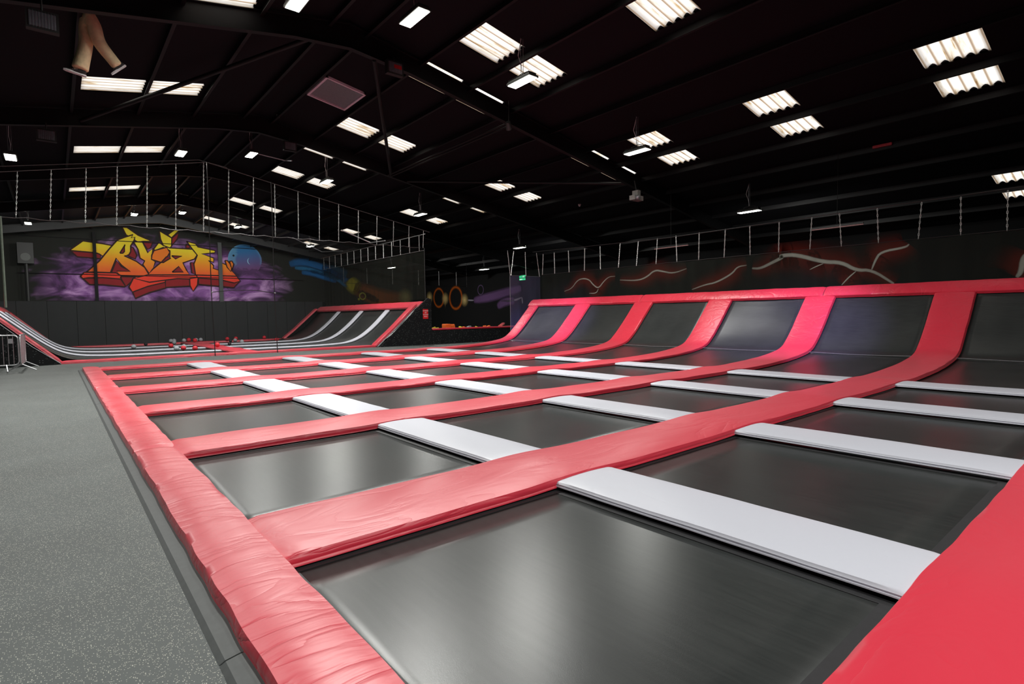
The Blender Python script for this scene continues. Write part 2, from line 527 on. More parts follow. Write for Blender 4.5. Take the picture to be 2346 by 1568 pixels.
# skylights: (x0, x1) columns; y rows
SKX = [(1.0, 2.68, -1), (2.86, 4.4, -1), (9.6, 11.08, 0), (11.5, 12.85, 0), (17.4, 18.66, 0), (19.3, 20.52, 0), (27.15, 28.5, 0), (29.15, 30.4, 0)]
ROWS = [3.15, 7.8, 12.5, 15.55, 21.8, 25.85, 31.0, 40.6, 49.3]
sky = []
for x0, x1, side in SKX:
    for y in ([21.75, 30.6, 40.25] + ([14.45] if x0 > 2 else []) if side else ROWS):
        if x0 > 25 and not (2 < y < 5): continue
        if y < 7 and x0 < 15: continue
        sky.append((x0, x1, y, y + 1.4))
xs = sorted(set([XL - WT, RX, XR_ + WT] + [a for s in sky for a in s[:2]]))
ys = sorted(set([YN - WT, YF + WT] + [a for s in sky for a in s[2:]]))
mb = MB()
idx = {}
for i, x in enumerate(xs):
    for j, y in enumerate(ys):
        idx[i, j] = len(mb.v); mb.v.append((x, y, roof_z(x)))
off = len(mb.v)
mb.v += [(x, y, z + 0.06) for x, y, z in mb.v]
for i in range(len(xs) - 1):
    for j in range(len(ys) - 1):
        cx = (xs[i] + xs[i + 1]) / 2; cy = (ys[j] + ys[j + 1]) / 2
        if any(s[0] < cx < s[1] and s[2] < cy < s[3] for s in sky): continue
        q = (idx[i, j], idx[i + 1, j], idx[i + 1, j + 1], idx[i, j + 1])
        mb.f.append(tuple(reversed(q))); mb.f.append(tuple(off + k for k in q))
struct(mesh('ceiling', mb, M['roof']))

for n, (x0, x1, y0, y1) in enumerate(sky):
    # corrugated translucent sheet: waves across y, running down the slope
    mb = MB(); nw = 6; per = 7; ny = nw * per
    for i in range(5):
        x = x0 - 0.1 + (x1 - x0 + 0.2) * i / 4
        for k in range(ny + 1):
            y = y0 - 0.1 + (y1 - y0 + 0.2) * k / ny
            mb.v.append((x, y, roof_z(x) + 0.07 + 0.04 * math.cos(2 * math.pi * k / per)))
    for i in range(4):
        for k in range(ny):
            a = i * (ny + 1) + k; mb.f.append((a, a + 1, a + ny + 2, a + ny + 1))
    o = struct(mesh('window_%d' % (n + 1), mb, M['sky'], loc=((x0 + x1) / 2, (y0 + y1) / 2, roof_z((x0 + x1) / 2)), smooth='all'))
    fr = MB()
    for (a0, b0, a1, b1) in ((x0 - .1, y0 - .1, x0, y1 + .1), (x1, y0 - .1, x1 + .1, y1 + .1), (x0, y0 - .1, x1, y0), (x0, y1, x1, y1 + .1)):
        fr.loft([[(a0, b0, roof_z(a0) + .061), (a1, b0, roof_z(a1) + .061), (a1, b1, roof_z(a1) + .061), (a0, b1, roof_z(a0) + .061)],
                 [(a0, b0, roof_z(a0) + .17), (a1, b0, roof_z(a1) + .17), (a1, b1, roof_z(a1) + .17), (a0, b1, roof_z(a0) + .17)]])
    mesh('window_frame', fr, M['roof'], o)

# purlins along the hall (Z sections)
tn = 0
for px in [-9.0, -7.1, -5.2, -3.3, -1.4, 0.82, 2.77, 4.6, 6.45, 7.55, 9.4, 11.28, 13.15, 15.1, 17.1, 19.0, 20.8, 22.7, 24.7, 26.8, 28.85, 30.8]:
    z = roof_z(px); tn += 1
    mb = MB()
    mb.box(px - .015, YN, z - .21, px + .015, YF, z - 0.02)
    mb.box(px - .075, YN, z - .225, px + .015, YF, z - .205)
    struct(mesh('trim_%d' % tn, mb, M['beam']))

# portal rafters: I sections on columns
def rafter(y, label):
    t = thing('portal_frame', label, 'roof beam', (RX, y, 0), 'portal frames across the hall')
    d0 = 0.05; dep = 0.57; fl = 0.09
    def zt(x): return roof_z(x) - d0 - 0.03
    for nm, xa, xb in (('left_rafter', XL + .02, RX), ('right_rafter', RX, 31.0)):
        mb = MB()
        for (w, a, b) in ((0.008, 0.0, dep), (fl, 0.0, 0.018), (fl, dep - .018, dep)):
            rings = []
            for k in range(13):
                x = xa + (xb - xa) * k / 12
                hz = 0.14 * max(0, 1 - abs(x - RX) / 1.6) if b > .1 else 0
                t0 = zt(x) - a - (hz if a > .1 else 0); b0 = zt(x) - b - hz
                rings.append([(x, y - w, b0), (x, y + w, b0), (x, y + w, t0), (x, y - w, t0)])
            mb.loft(rings)
        mesh('rafter', mb, M['beam'], t)
    for cx in (XL + .25,):
        mb = MB(); zc = zt(cx) - dep
        mb.box(cx - .2, y - fl, 0, cx - .18, y + fl, zc); mb.box(cx + .18, y - fl, 0, cx + .2, y + fl, zc); mb.box(cx - .18, y - .01, 0, cx + .18, y + .01, zc)
        mesh('column', mb, M['beam'], t)
    return t
for k, (y, s) in enumerate([(-3.1, 'behind the viewer'), (15.65, 'in front of the dangling legs'), (25.0, 'just beyond the near dodgeball net'),
                            (34.35, 'above the dodgeball court'), (43.7, 'beyond the padded wall'), (53.05, 'closest to the graffiti wall')]):
    rafter(y, 'black steel roof beam spanning the hall, ' + s)

# roof bracing tubes
def brace(a, b, r, label):
    mb = MB(); mb.tube([a, b], r, 10)
    o = mesh('brace_tube', mb, M['beam'], loc=a, smooth=True); tag(o, label, 'brace', 'roof bracing tubes'); return o
brace((1.05, 24.9, 8.55), (6.0, 15.7, 9.38), .07, 'dark round roof brace crossing in front of the left skylights')
brace((7.8, 15.7, 9.25), (13.1, 24.9, 8.42), .07, 'dark round roof brace running down right of the roof hatch')
brace((14.0, 24.9, 8.25), (19.9, 15.7, 7.2), .06, 'dark round roof brace slanting to the column with the projector')
for i, dx in enumerate((0.0, 0.16)):
    mb = MB(); mb.tube([(12.95 + dx, 15.7, 8.4 - dx * .2), (12.95 + dx, 24.9, 8.4 - dx * .2)], .035, 8)
    tag(mesh('conduit', mb, M['beam'], loc=(12.95 + dx, 15.7, 8.4)), ['upper of two parallel black conduits under the roof between two beams', 'lower of two parallel black conduits under the roof between two beams'][i], 'conduit', 'ceiling conduits')

# square roof hatch with pale frame
t = thing('roof_hatch', 'square roof hatch with pale frame and grey panel near the ridge', 'hatch', (8.45, 20.3, 9.84))
x0, x1, y0, y1 = 7.72, 9.2, 19.25, 21.2
mb = MB()
for (a0, b0, a1, b1) in ((x0, y0, x0 + .07, y1), (x1 - .07, y0, x1, y1), (x0, y0, x1, y0 + .07), (x0, y1 - .07, x1, y1)):
    mb.loft([[(a0, b0, roof_z(a0) - .09), (a1, b0, roof_z(a1) - .09), (a1, b1, roof_z(a1) - .09), (a0, b1, roof_z(a0) - .09)],
             [(a0, b0, roof_z(a0) - .005), (a1, b0, roof_z(a1) - .005), (a1, b1, roof_z(a1) - .005), (a0, b1, roof_z(a0) - .005)]])
mesh('hatch_frame', mb, simple('pale_hatch_frame', (0.75, 0.70, 0.80), 0.5), t)
mb = MB()
mb.loft([[(x0 + .07, y0 + .07, roof_z(x0) - .03), (x1 - .07, y0 + .07, roof_z(x1) - .03), (x1 - .07, y1 - .07, roof_z(x1) - .03), (x0 + .07, y1 - .07, roof_z(x0) - .03)],
         [(x0 + .07, y0 + .07, roof_z(x0) - .01), (x1 - .07, y0 + .07, roof_z(x1) - .01), (x1 - .07, y1 - .07, roof_z(x1) - .01), (x0 + .07, y1 - .07, roof_z(x0) - .01)]])
mesh('hatch_panel', mb, simple('grey_hatch_panel', (0.24, 0.26, 0.28), 0.3, 0.3), t)

# ------------------------------------------------------------------ high-bay lamps
def lamp(x, y, z, label, watts=1.0, tint=LAMP_COL, light=True, tilt=(0, 0)):
    t = thing('high_bay_lamp', label, 'lamp', (x, y, z), 'long LED lamps hung from the roof')
    w, l = 0.36, 1.0
    mb = MB(); rings = []
    for (s, zz) in ((1.0, 0.012), (1.0, 0.06), (0.9, 0.10), (0.45, 0.13)):
        rings.append([(x - w / 2 * s, y - l / 2 * s, z + zz), (x + w / 2 * s, y - l / 2 * s, z + zz), (x + w / 2 * s, y + l / 2 * s, z + zz), (x - w / 2 * s, y + l / 2 * s, z + zz)])
    mb.loft(rings)
    for k in range(14):
        yy = y - l * .43 + l * .86 * k / 13
        mb.box(x - w * .42, yy - .006, z + .08, x + w * .42, yy + .006, z + .15)
    hs = mesh('housing', mb, M['darkhouse'], t)
    mb = MB(); mb.box(x - w / 2 + .03, y - l / 2 + .03, z - .002, x + w / 2 - .03, y + l / 2 - .03, z + .011)
    mesh('lens', mb, M['lens'], t)
    mb = MB(); mb.tube([(x - .02, y - .3, z + .14), (x, y - .25, z + .22), (x, y, z + .25), (x, y + .25, z + .22), (x + .02, y + .3, z + .14)], .012, 6)
    mesh('bracket', mb, M['darkhouse'], hs)
    zr = roof_z(x) - .01
    mb = MB()
    mb.tube([(x - .05, y, z + .25), (x - .05, y, zr)], .008, 5); mb.tube([(x + .05, y, z + .25), (x + .05, y, zr)], .008, 5)
    mesh('hanger_chain', mb, M['alloy'], t)
    mb = MB(); mb.tube([(x, y, z + .25), (x + .02, y + .05, z + .5), (x - .02, y + .14, z + .8), (x, y + .02, zr)], .01, 5)
    mesh('power_cable', mb, M['white'], t)
    if light:
        L = bpy.data.lights.new('lamp_light', 'AREA'); L.shape = 'RECTANGLE'; L.size = w - .06; L.size_y = l - .06
        L.energy = LAMP_W * watts; L.color = tint; L.spread = math.radians(176)
        lo = bpy.data.objects.new('lamp_light', L); col.objects.link(lo); lo.parent = t; lo.location = (0, 0, -.008)
        lo.rotation_euler = (tilt[0], tilt[1], 0); lo.location.y += .0
    return t
NAMES = {(0, -0.95): 'lone', (0, 4.42): 'left-hand', (0, 7.17): 'ridge', (0, 10.72): 'right-slope', (0, 16.25): 'right aisle', (0, 23.8): 'side aisle'}
LAMPS = [
 (4.42, 12.4, 'bright LED lamp cut by the top frame edge, left of the brightest lamp', 1.5),
 (7.17, 12.2, 'largest brightest LED lamp at top centre near the ridge', 1.5),
 (10.72, 12.25, 'LED lamp hanging in front of the second big skylight, finned edge showing', 1.0),
 (16.25, 12.4, 'slim LED lamp hanging between two skylights above the projector column', 0.45),
 (23.8, 12.1, 'slim LED lamp alone in the dark above the ramp net', 0.6),
 (-0.95, 27.1, 'LED lamp at the far left edge above the net chains', 1.0),
 (4.38, 26.7, 'LED lamp left of the ridge just above the chain cable', 1.0),
 (7.17, 26.8, 'LED lamp on the ridge right of the cable peak', 1.0),
 (10.72, 27.1, 'LED lamp with a looped cable in front of the right slope skylights', 1.0),
 (16.25, 27.5, 'LED lamp between two skylights above the corner of the near net', 0.7),
 (23.8, 27.7, 'slim LED lamp in the dark above the end net', 0.8),
 (-0.95, 44.6, 'small far LED lamp left of the graffiti, seen through the net', 1.4),
 (4.36, 43.8, 'small far LED lamp above the graffiti letters, the left of a pair', 1.4),
 (7.17, 44.1, 'small far LED lamp above the graffiti letters, the right of a pair', 1.4),
 (10.72, 44.3, 'small far LED lamp above the blue planet', 1.4),
 (16.2, 44.8, 'small far LED lamp above the blue streaks, seen through the net', 1.2),
 (23.75, 45.5, 'small far LED lamp glowing through the side net of the dodgeball court', 0.8),
 (27.4, 36.4, 'tiny warm LED lamp deep in the dark foam pit aisle', 0.1),
 (-0.95, 12.3, 'LED lamp out of view left of the dangling legs', 1.1),  # from here down: unseen lamps added to brighten the near courts
 (4.42, -2.9, 'LED lamp out of view above the near courts on the left', 1.3),
 (10.72, -2.9, 'LED lamp out of view above the near courts on the right', 0.45),
 (-0.95, -2.9, 'LED lamp out of view above the entrance walkway', 1.0),
]
for x, y, lab, w in LAMPS:
    # the far row and the side aisle throw their light towards the painted walls
    tl = (.75, 0) if y > 42 and x < 20 else ((0, -.8) if x > 20 else (0, 0))
    lamp(x, y, roof_z(x) - 1.25, lab, w, tilt=tl)

def wash(x, y, z, tgt, watts, c, lab, ang=38):  # invented spot fixture, added to tint the ramp violet
    t = thing('wash_light', lab, 'stage light', (x, y, z), 'violet wash lights')
    d = (Vector(tgt) - Vector((x, y, z))).normalized(); p = Vector((x, y, z))
    mb = MB(); mb.tube([p - d * .3, p - d * .28, p - d * .03, p - d * .02], [.05, .09, .11, .11], 12); mesh('can', mb, M['steel_black'], t, smooth=True)
    mb = MB(); mb.tube([p - d * .15, (x, y, roof_z(x) - .2)], .015, 6); mesh('yoke', mb, M['steel_black'], t)
    L = bpy.data.lights.new('wash_beam', 'SPOT'); L.energy = watts; L.color = c; L.spot_size = math.radians(ang); L.spot_blend = .9; L.shadow_soft_size = .08
    lo = bpy.data.objects.new('wash_beam', L); col.objects.link(lo); lo.parent = t
    lo.rotation_euler = d.to_track_quat('-Z', 'Y').to_euler()
wash(12.6, 4.5, 8.2, (17.2, 7.6, .8), 6500, (.55, .46, 1), 'violet wash light out of view above the middle of the main court')
wash(12.5, 15.0, 7.9, (17.3, 18.4, .9), 6500, (.55, .46, 1), 'small dark wash light under the nearest beam')

# ------------------------------------------------------------------ main court
# ramp profile (top of red pads) in x,z
RP = [(12.9, .08), (13.8, .10), (15.0, .15), (16.0, .24), (16.65, .36), (17.0, .60), (17.38, .94), (18.35, 1.92)]
def ramp_path(y, dz=0.0, x_from=None):
    pts = smooth_path([(x, y, z) for x, z in RP], 2)
    out = []
    for i, p in enumerate(pts):
        d = (pts[min(i + 1, len(pts) - 1)] - pts[max(0, i - 1)]).normalized()
        nrm = Vector((-d.z, 0, d.x))
        out.append(p + nrm * dz)
    if x_from: out = [p for p in out if p.x >= x_from]
    return out

def bulge_x(p):     # red strips ride up over the grey pads
    b = 0
    for i in range(4):
        c = GX0 + GXP * i + GW / 2
        b += 0.022 * math.exp(-((p.x - c) / 0.42) ** 2)
    return b if p.x < 14 else 0

STRIP_LAB = ['red padded strip filling the bottom right corner of the picture', 'wide red padded strip, second from the camera, starting lowest on the left rail',
  'red padded strip, third from the camera, rising into the pinkish ramp upright', 'red padded strip, fourth from the camera, running up the ramp',
  'red padded strip, fifth from the camera, running up the ramp', 'red padded strip, sixth from the camera, rising to a pinkish ramp upright',
  'farthest red padded strip of the main court beside the rear walkway']
for k in range(7):
    yc = sy(k) + SW / 2
    w = SW if k < 6 else 0.62
    if k == 6: yc = sy(6) + .31 + .1
    pth = [(RAIL1 - .02, yc, PT), (12.6, yc, PT)] + ramp_path(yc, 0)
    mb = pad_mesh(pth, (0, 1, 0), w, 0.075, 0.1, bulge=bulge_x, seed=k * 11.3)
    o = mesh('red_strip_pad', mb, M['red_x'], loc=(RAIL1, yc, 0), smooth=True)
    tag(o, STRIP_LAB[k], 'padding', 'red strips running away across the main court')

# left rail: three long pads with seams
RL = [(-6.0, 7.04, 'nearest length of red rail pad, cut by the bottom edge of the picture'),
      (7.05, 14.2, 'middle length of the red rail pad along the walkway, beyond the first seam'),
      (14.21, S_END, 'farthest length of the red rail pad, ending at the rear walkway corner')]
for i, (a, b, lab) in enumerate(RL):
    xc = (RAIL0 + RAIL1) / 2
    mb = pad_mesh([(xc, a, PT + .012), (xc, b, PT + .012)], (1, 0, 0), RAIL1 - RAIL0 + .02, 0.09, 0.07, crown=0.012, wob=0.012, seed=50 + i * 5)
    tag(mesh('red_rail_pad', mb, M['red_y'], loc=(xc, a, 0), smooth=True), lab, 'padding', 'red rail pads along the walkway')
# rubber edging beside the rail
for i, (a, b) in enumerate(((-6.0, 2.55), (2.56, 12.0), (12.01, S_END))):
    mb = MB(); mb.prism([(0.475, 0.001), (0.585, 0.001), (0.585, 0.022), (0.56, 0.024), (0.50, 0.014)], 'y', a, b)
    tag(mesh('edging_strip', mb, M['trimrubber'], loc=(.53, a, 0)), ['nearest', 'middle', 'farthest'][i] + ' charcoal rubber edging strip laid along the red rail', 'edging', 'rubber edging along the rail')

ROWN = ['nearest', 'second', 'third', 'fourth', 'fifth', 'sixth']
for r in range(6):
    ya = sy(r) + SW; yb = sy(r + 1)
    if r == 5: yb += .1
    for c in range(4):
        xa = GX0 + GXP * c
        mb = pad_mesh([(xa + GW / 2, ya - .12, PT - .012), (xa + GW / 2, ya + .03, PT - .006), (xa + GW / 2, yb - .03, PT - .006), (xa + GW / 2, yb + .12, PT - .012)], (1, 0, 0), GW, 0.05, 0.15, crown=.01, wob=.006, seed=200 + r * 7 + c)
        lab = 'pale grey cross pad, %s row from the camera, %s from the left rail' % (ROWN[r], ORD[c])
        tag(mesh('grey_cross_pad', mb, M['grey'], loc=(xa + GW / 2, ya, 0), smooth=True), lab, 'padding', 'pale grey pads between the red strips')

# jump beds
xe = [RAIL1] + [v for c in range(4) for v in (GX0 + GXP * c, GX0 + GXP * c + GW)] + [15.0]
def bed(name, label, group, x0, x1, y0, y1, z=0.0, path=None, cat='trampoline bed'):
    yc = (y0 + y1) / 2
    t = thing(name, label, cat, ((x0 + x1) / 2, yc, -0.8), group)
    pth = path or [(x0 - .12, yc, z), (x1 + .12, yc, z)]
    jm = mesh('jump_mat', bed_mesh(pth, (0, 1, 0), y1 - y0 + .2, step=.25), M['bed'], t, smooth='all')
    return t, jm
for r in range(6):
    ya = sy(r) + SW; yb = sy(r + 1) + (.1 if r == 5 else 0)
    for c in range(5):
        x0, x1 = xe[2 * c], xe[2 * c + 1]
        cs = 'beside the left rail' if c == 0 else ('between the %s and %s grey pads' % (ORD[c - 1], ORD[c]) if c < 4 else 'at the ramp foot')
        z = -0.005
        if c < 4:
            t, jm = bed('trampoline', 'black trampoline bed in the %s row, %s' % (ROWN[r], cs), 'flat trampoline beds of the main court', x0, x1, ya, yb, z)
        else:
            rp = [p for p in ramp_path((ya + yb) / 2, -.085) if p.x <= 16.5]
            t, jm = bed('trampoline', 'black trampoline bed in the %s row, %s' % (ROWN[r], cs), 'flat trampoline beds of the main court', x0, 16.5, ya, yb, z,
                    path=[(x0 - .12, (ya + yb) / 2, z)] + rp)
        # stitched webbing border just inside the pads
        mb = MB(); e = .016; b = .09
        X1 = x1 if c < 4 else 13.0
        for (a0, b0, a1, b1) in ((x0 - .05, ya - .05, X1 + .05, ya + b), (x0 - .05, yb - b * .6, X1 + .05, yb + .05), (x0 - .05, ya + b, x0 + b * .7, yb - b * .6)) + (((x1 - b * .7, ya + b, x1 + .05, yb - b * .6),) if c < 4 else ()):
            mb.box(a0, b0, z - .012, a1, b1, z + .003)
        mesh('edge_webbing', mb, M['web'], jm)
        mb = MB()
        fx0, fx1, fy0, fy1 = x0 - .15, min(x1 + .15, 16.0), ya - .16, yb + .16
        for (a0, b0, a1, b1) in ((fx0, fy0, fx1, fy0 + .06), (fx0, fy1 - .06, fx1, fy1), (fx0, fy0 + .06, fx0 + .06, fy1 - .06), (fx1 - .06, fy0 + .06, fx1, fy1 - .06)):
            mb.box(a0, b0, z - .12, a1, b1, z - .04)
        for lx in (fx0, fx1 - .06):
            for ly in (fy0, fy1 - .06): mb.box(lx, ly, -.8, lx + .06, ly + .06, z - .12)
        mesh('frame', mb, M['steel_black'], t)

# ramp beds (the steep part)
RBL = ['beside the wide red upright at right', 'between the wide red upright and the pinkish upright', 'between the pinkish upright and the next red one', 'third from the far end of the ramp',
       'next to the far-end ramp bed', 'at the far end of the ramp, lit bluish']
for r in range(6):
    ya = sy(r) + SW; yb = sy(r + 1) + (.1 if r == 5 else 0)
    yc = (ya + yb) / 2
    t = thing('ramp_trampoline', 'sloping black wall trampoline bed, ' + RBL[r], 'trampoline bed', (17.4, yc, 0), 'sloping wall trampoline beds')
    rp = [p for p in ramp_path(yc, -.085) if p.x > 16.3]
    rp = [Vector((16.42, yc, rp[0].z - .05))] + rp
    mesh('jump_mat', bed_mesh(rp + [rp[-1] + Vector((.12, 0, .12))], (0, 1, 0), yb - ya + .2, step=.15, sag=.10, na=10), M['bed'], t, smooth='all')
    mb = MB(); mb.tube([(16.47, ya, .272), (16.5, yc, .25), (16.47, yb, .272)], .008, 5)
    mesh('seam', mb, M['alloy'], t)
# ramp top pads
TL = [(-6.0, 0.9, 'red pad along the top of the ramp, nearest the viewer at right'), (0.92, 6.95, 'red pad along the ramp top over the wide red upright'),
      (6.97, 13.9, 'red pad along the ramp top over the third and fourth beds'), (13.92, 20.75, 'red pad along the ramp top at its far end')]
nrm = Vector((-1, 0, 1)).normalized()
for i, (a, b, lab) in enumerate(TL):
    # slab tilted with the ramp, its face towards the court
    mb0 = pad_mesh([(0, a, 0), (0, b, 0)], (1, 0, 0), .44, .09, .09, crown=.018, wob=.012, seed=300 + i * 9)
    ct = Vector((18.46, 0, 2.05)); ax = Vector((.72, 0, .69)).normalized(); up = Vector((-.69, 0, .72)).normalized()
    mb = MB(); mb.f = mb0.f; mb.v = [tuple(ct + ax * v[0] + up * v[2] + Vector((0, v[1], 0))) for v in mb0.v]
    tag(mesh('ramp_top_pad', mb, M['red_y'], loc=(18.46, a, 1.9), smooth=True), lab, 'padding', 'red pads along the top of the ramp')
# ramp backing structure
t = thing('ramp_support', 'dark boarded support behind the long ramp', 'support', (18.9, 8, 0))
mb = MB(); mb.box(18.78, -6, 0, 18.86, 20.85, 2.02); mesh('back_board', mb, M['black'], t)
for yb in (20.79,):
    mb = MB()
    pl = [(p.x, p.z) for p in ramp_path(0, -.16)] + [(18.78, 2.0), (18.78, -.02), (12.9, -.02)]
    mb.prism(pl, 'y', yb, yb + .05); mesh('end_panel', mb, M['black'], t)

# ------------------------------------------------------------------ dodgeball court
DY0, DY1 = 24.42, 38.4
# profiles in x,z
DR = [(9.6, .06), (10.8, .08), (11.7, .13), (12.3, .30), (12.85, .62), (13.5, 1.16), (14.2, 1.86)]
DLp = [(2.6, .06), (1.4, .08), (.65, .14), (.12, .32), (-.38, .70), (-1.0, 1.28), (-1.7, 1.95)]
ZC = .06
def prof(P, y, dz=0.0):
    pts = smooth_path([(x, y, z) for x, z in P], 2)
    out = []
    for i, p in enumerate(pts):
        d = (pts[min(i + 1, len(pts) - 1)] - pts[max(0, i - 1)]).normalized()
        n = Vector((-d.z, 0, d.x))
        if n.z < 0: n = -n
        out.append(p + n * dz)
    return out
mid = (5.78, 6.62)
gy = [27.75, 31.1, 34.5]; GWD = .52
nm3 = ['nearest the camera', 'in the middle', 'nearest the padded wall']
for i, y in enumerate(gy):
    mb = pad_mesh([(mid[1] - .05, y, ZC), (9.4, y, ZC)] + prof(DR, y), (0, 1, 0), GWD, .045, .2, wob=.004, seed=400 + i)
    tag(mesh('grey_court_pad', mb, M['grey'], loc=(mid[1], y, 0), smooth=True), 'long grey pad running up the right dodgeball ramp, the one ' + nm3[i], 'padding', 'grey dodgeball court pads on the right half')
    mb = pad_mesh([(mid[0] + .05, y, ZC), (2.8, y, ZC)] + prof(DLp, y), (0, 1, 0), GWD, .045, .2, wob=.004, seed=410 + i)
    tag(mesh('grey_court_pad', mb, M['grey'], loc=(mid[0], y, 0), smooth=True), 'long grey pad running up the left dodgeball ramp, the one ' + nm3[i], 'padding', 'grey dodgeball court pads on the left half')
mb = pad_mesh([((mid[0] + mid[1]) / 2, DY0 + .3, ZC + .03), ((mid[0] + mid[1]) / 2, DY1 - .25, ZC + .03)], (1, 0, 0), mid[1] - mid[0], .06, .2, wob=.012, bulge=lambda p: .03 * sum(math.exp(-((p.y - g) / .4) ** 2) for g in gy), seed=420)
tag(mesh('centre_line_pad', mb, M['red_y'], loc=(6.2, DY0, 0), smooth=True), 'red centre pad crossing the dodgeball court between its two halves', 'padding')
mb = pad_mesh([(0.12, DY0 + .12, ZC + .03), (11.75, DY0 + .12, ZC + .03)], (0, 1, 0), .46, .09, .15, wob=.012, seed=430)
tag(mesh('court_edge_pad', mb, M['red_x'], loc=(.1, DY0 + .12, 0), smooth=True), 'low red edge pad along the near side of the dodgeball court', 'padding')
mb = pad_mesh([(0.12, DY1 - .15, ZC + .03), (11.75, DY1 - .15, ZC + .03)], (0, 1, 0), .4, .09, .2, wob=.01, seed=440)
tag(mesh('court_edge_pad', mb, M['red_x'], loc=(.1, DY1 - .15, 0), smooth=True), 'low red edge pad at the foot of the black padded wall', 'padding')
# ramp side pads and top pads
SR = [(11.72, .11), (12.5, .74), (14.0, 2.08)]; SL = [(.15, .11), (-.55, .80), (-1.75, 2.03)]
for (P, y, lab) in ((SR, DY0 + .12, 'red side pad climbing the near edge of the right dodgeball ramp'), (SR, DY1 - .22, 'red side pad climbing the far edge of the right dodgeball ramp'),
                    (SL, DY0 + .12, 'red side pad climbing the near edge of the left dodgeball ramp'), (SL, DY1 - .22, 'red side pad climbing the far edge of the left dodgeball ramp')):
    mb = pad_mesh([(x, y, z) for x, z in P], (0, 1, 0), .46, .10, .12, wob=.014, seed=y + P[0][0])
    tag(mesh('ramp_side_pad', mb, M['red_x'], loc=(P[0][0], y, 0), smooth=True), lab, 'padding', 'red pads on the dodgeball ramp sides')
def top_pad(cx, cz, ax, a, b, lab, sd):
    mb0 = pad_mesh([(0, a, 0), (0, b, 0)], (1, 0, 0), .46, .10, .15, crown=.018, wob=.014, seed=sd)
    axv = Vector(ax).normalized(); up = Vector((-axv.z, 0, axv.x)); 
    if up.z < 0: up = -up
    mb = MB(); mb.f = mb0.f; mb.v = [tuple(Vector((cx, 0, cz)) + axv * v[0] + up * v[2] + Vector((0, v[1], 0))) for v in mb0.v]
    tag(mesh('ramp_top_pad', mb, M['red_y'], loc=(cx, a, cz - .2), smooth=True), lab, 'padding', 'red pads on top of the dodgeball ramps')
top_pad(14.24, 2.06, (.75, 0, .66), DY0 - .1, 32.6, 'red top pad of the right dodgeball ramp, near half', 451)
top_pad(14.24, 2.06, (.75, 0, .66), 32.62, DY1, 'red top pad of the right dodgeball ramp, far half', 452)
top_pad(-1.86, 2.10, (-.75, 0, .66), DY0 - .1, DY1, 'red top pad of the left dodgeball ramp', 453)
edges = [DY0 + .33] + [v for y in gy for v in (y - GWD / 2, y + GWD / 2)] + [DY1 - .33]
for r in range(4):
    y0, y1 = edges[2 * r], edges[2 * r + 1]; yc = (y0 + y1) / 2
    rs = ['nearest row', 'second row', 'third row', 'row beside the padded wall'][r]
    for half, P, xa in (('right', DR, mid[1]), ('left', DLp, mid[0])):
        s = 1 if half == 'right' else -1
        xb = P[0][0]
        fl = [(xa - s * .2, yc, 0.0), (xb, yc, 0.0)]
        t = thing('trampoline', 'flat black bed on the %s half of the dodgeball court, %s' % (half, rs), 'trampoline bed', ((xa + xb) / 2, yc, -.8), 'flat beds of the dodgeball court')
        mesh('jump_mat', bed_mesh(fl, (0, 1, 0), y1 - y0 + .2, step=.4), M['bed'], t, smooth='all')
        mb = MB()
        fa, fb = sorted((xa, xb))
        for yy in (y0 - .1, y1 + .04): mb.box(fa, yy, -.12, fb, yy + .06, -.03)
        for lx in (fa, fb - .06):
            for yy in (y0 - .1, y1 + .04): mb.box(lx, yy, -.8, lx + .06, yy + .06, -.12)
        mesh('frame', mb, M['steel_black'], t)
        t = thing('ramp_trampoline', 'sloping black bed on the %s dodgeball ramp, %s' % (half, rs), 'trampoline bed', (xb + s * 2.5, yc, 0), 'sloping beds of the dodgeball ramps')
        mesh('jump_mat', bed_mesh(prof(P, yc, -.06), (0, 1, 0), y1 - y0 + .2, step=.25, sag=.02), M['bed'], t, smooth='all')
# speckled side panels of the ramps
t = thing('speckled_partition', 'black speckled side panel of the right dodgeball ramp with a red sign', 'partition', (13.2, 24.3, 0))
mb = MB(); mb.prism([(11.95, .002), (14.82, .002), (14.82, 2.30), (14.62, 2.36), (14.3, 2.1), (12.4, .4)], 'y', 24.22, 24.30); mesh('panel', mb, M['carpet'], t)
mb = MB(); mb.tube([(11.78, 24.17, .03), (14.1, 24.17, 2.03)], .014, 6); mesh('edge_trim', mb, M['alloy'], t)
t = thing('speckled_partition', 'black speckled side panel of the left dodgeball ramp behind the crowd barriers', 'partition', (-1.0, 24.3, 0))
mb = MB(); mb.prism([(0.12, .002), (-2.6, .002), (-2.6, 2.2), (-2.1, 2.2), (-1.75, 1.86), (-.6, .66)], 'y', 24.22, 24.30); mesh('panel', mb, M['carpet'], t)
mb = MB(); mb.tube([(.12, 24.20, .03), (-.6, 24.2, .64), (-1.9, 24.20, 1.96)], .014, 6); mesh('edge_trim', mb, M['alloy'], t)
t = thing('ramp_support', 'dark boarding closing the back of the right dodgeball ramp', 'support', (14.7, 31, 0))
mb = MB(); mb.box(14.74, 24.3, 0, 14.8, 38.4, 2.1); mesh('back_board', mb, M['black'], t)
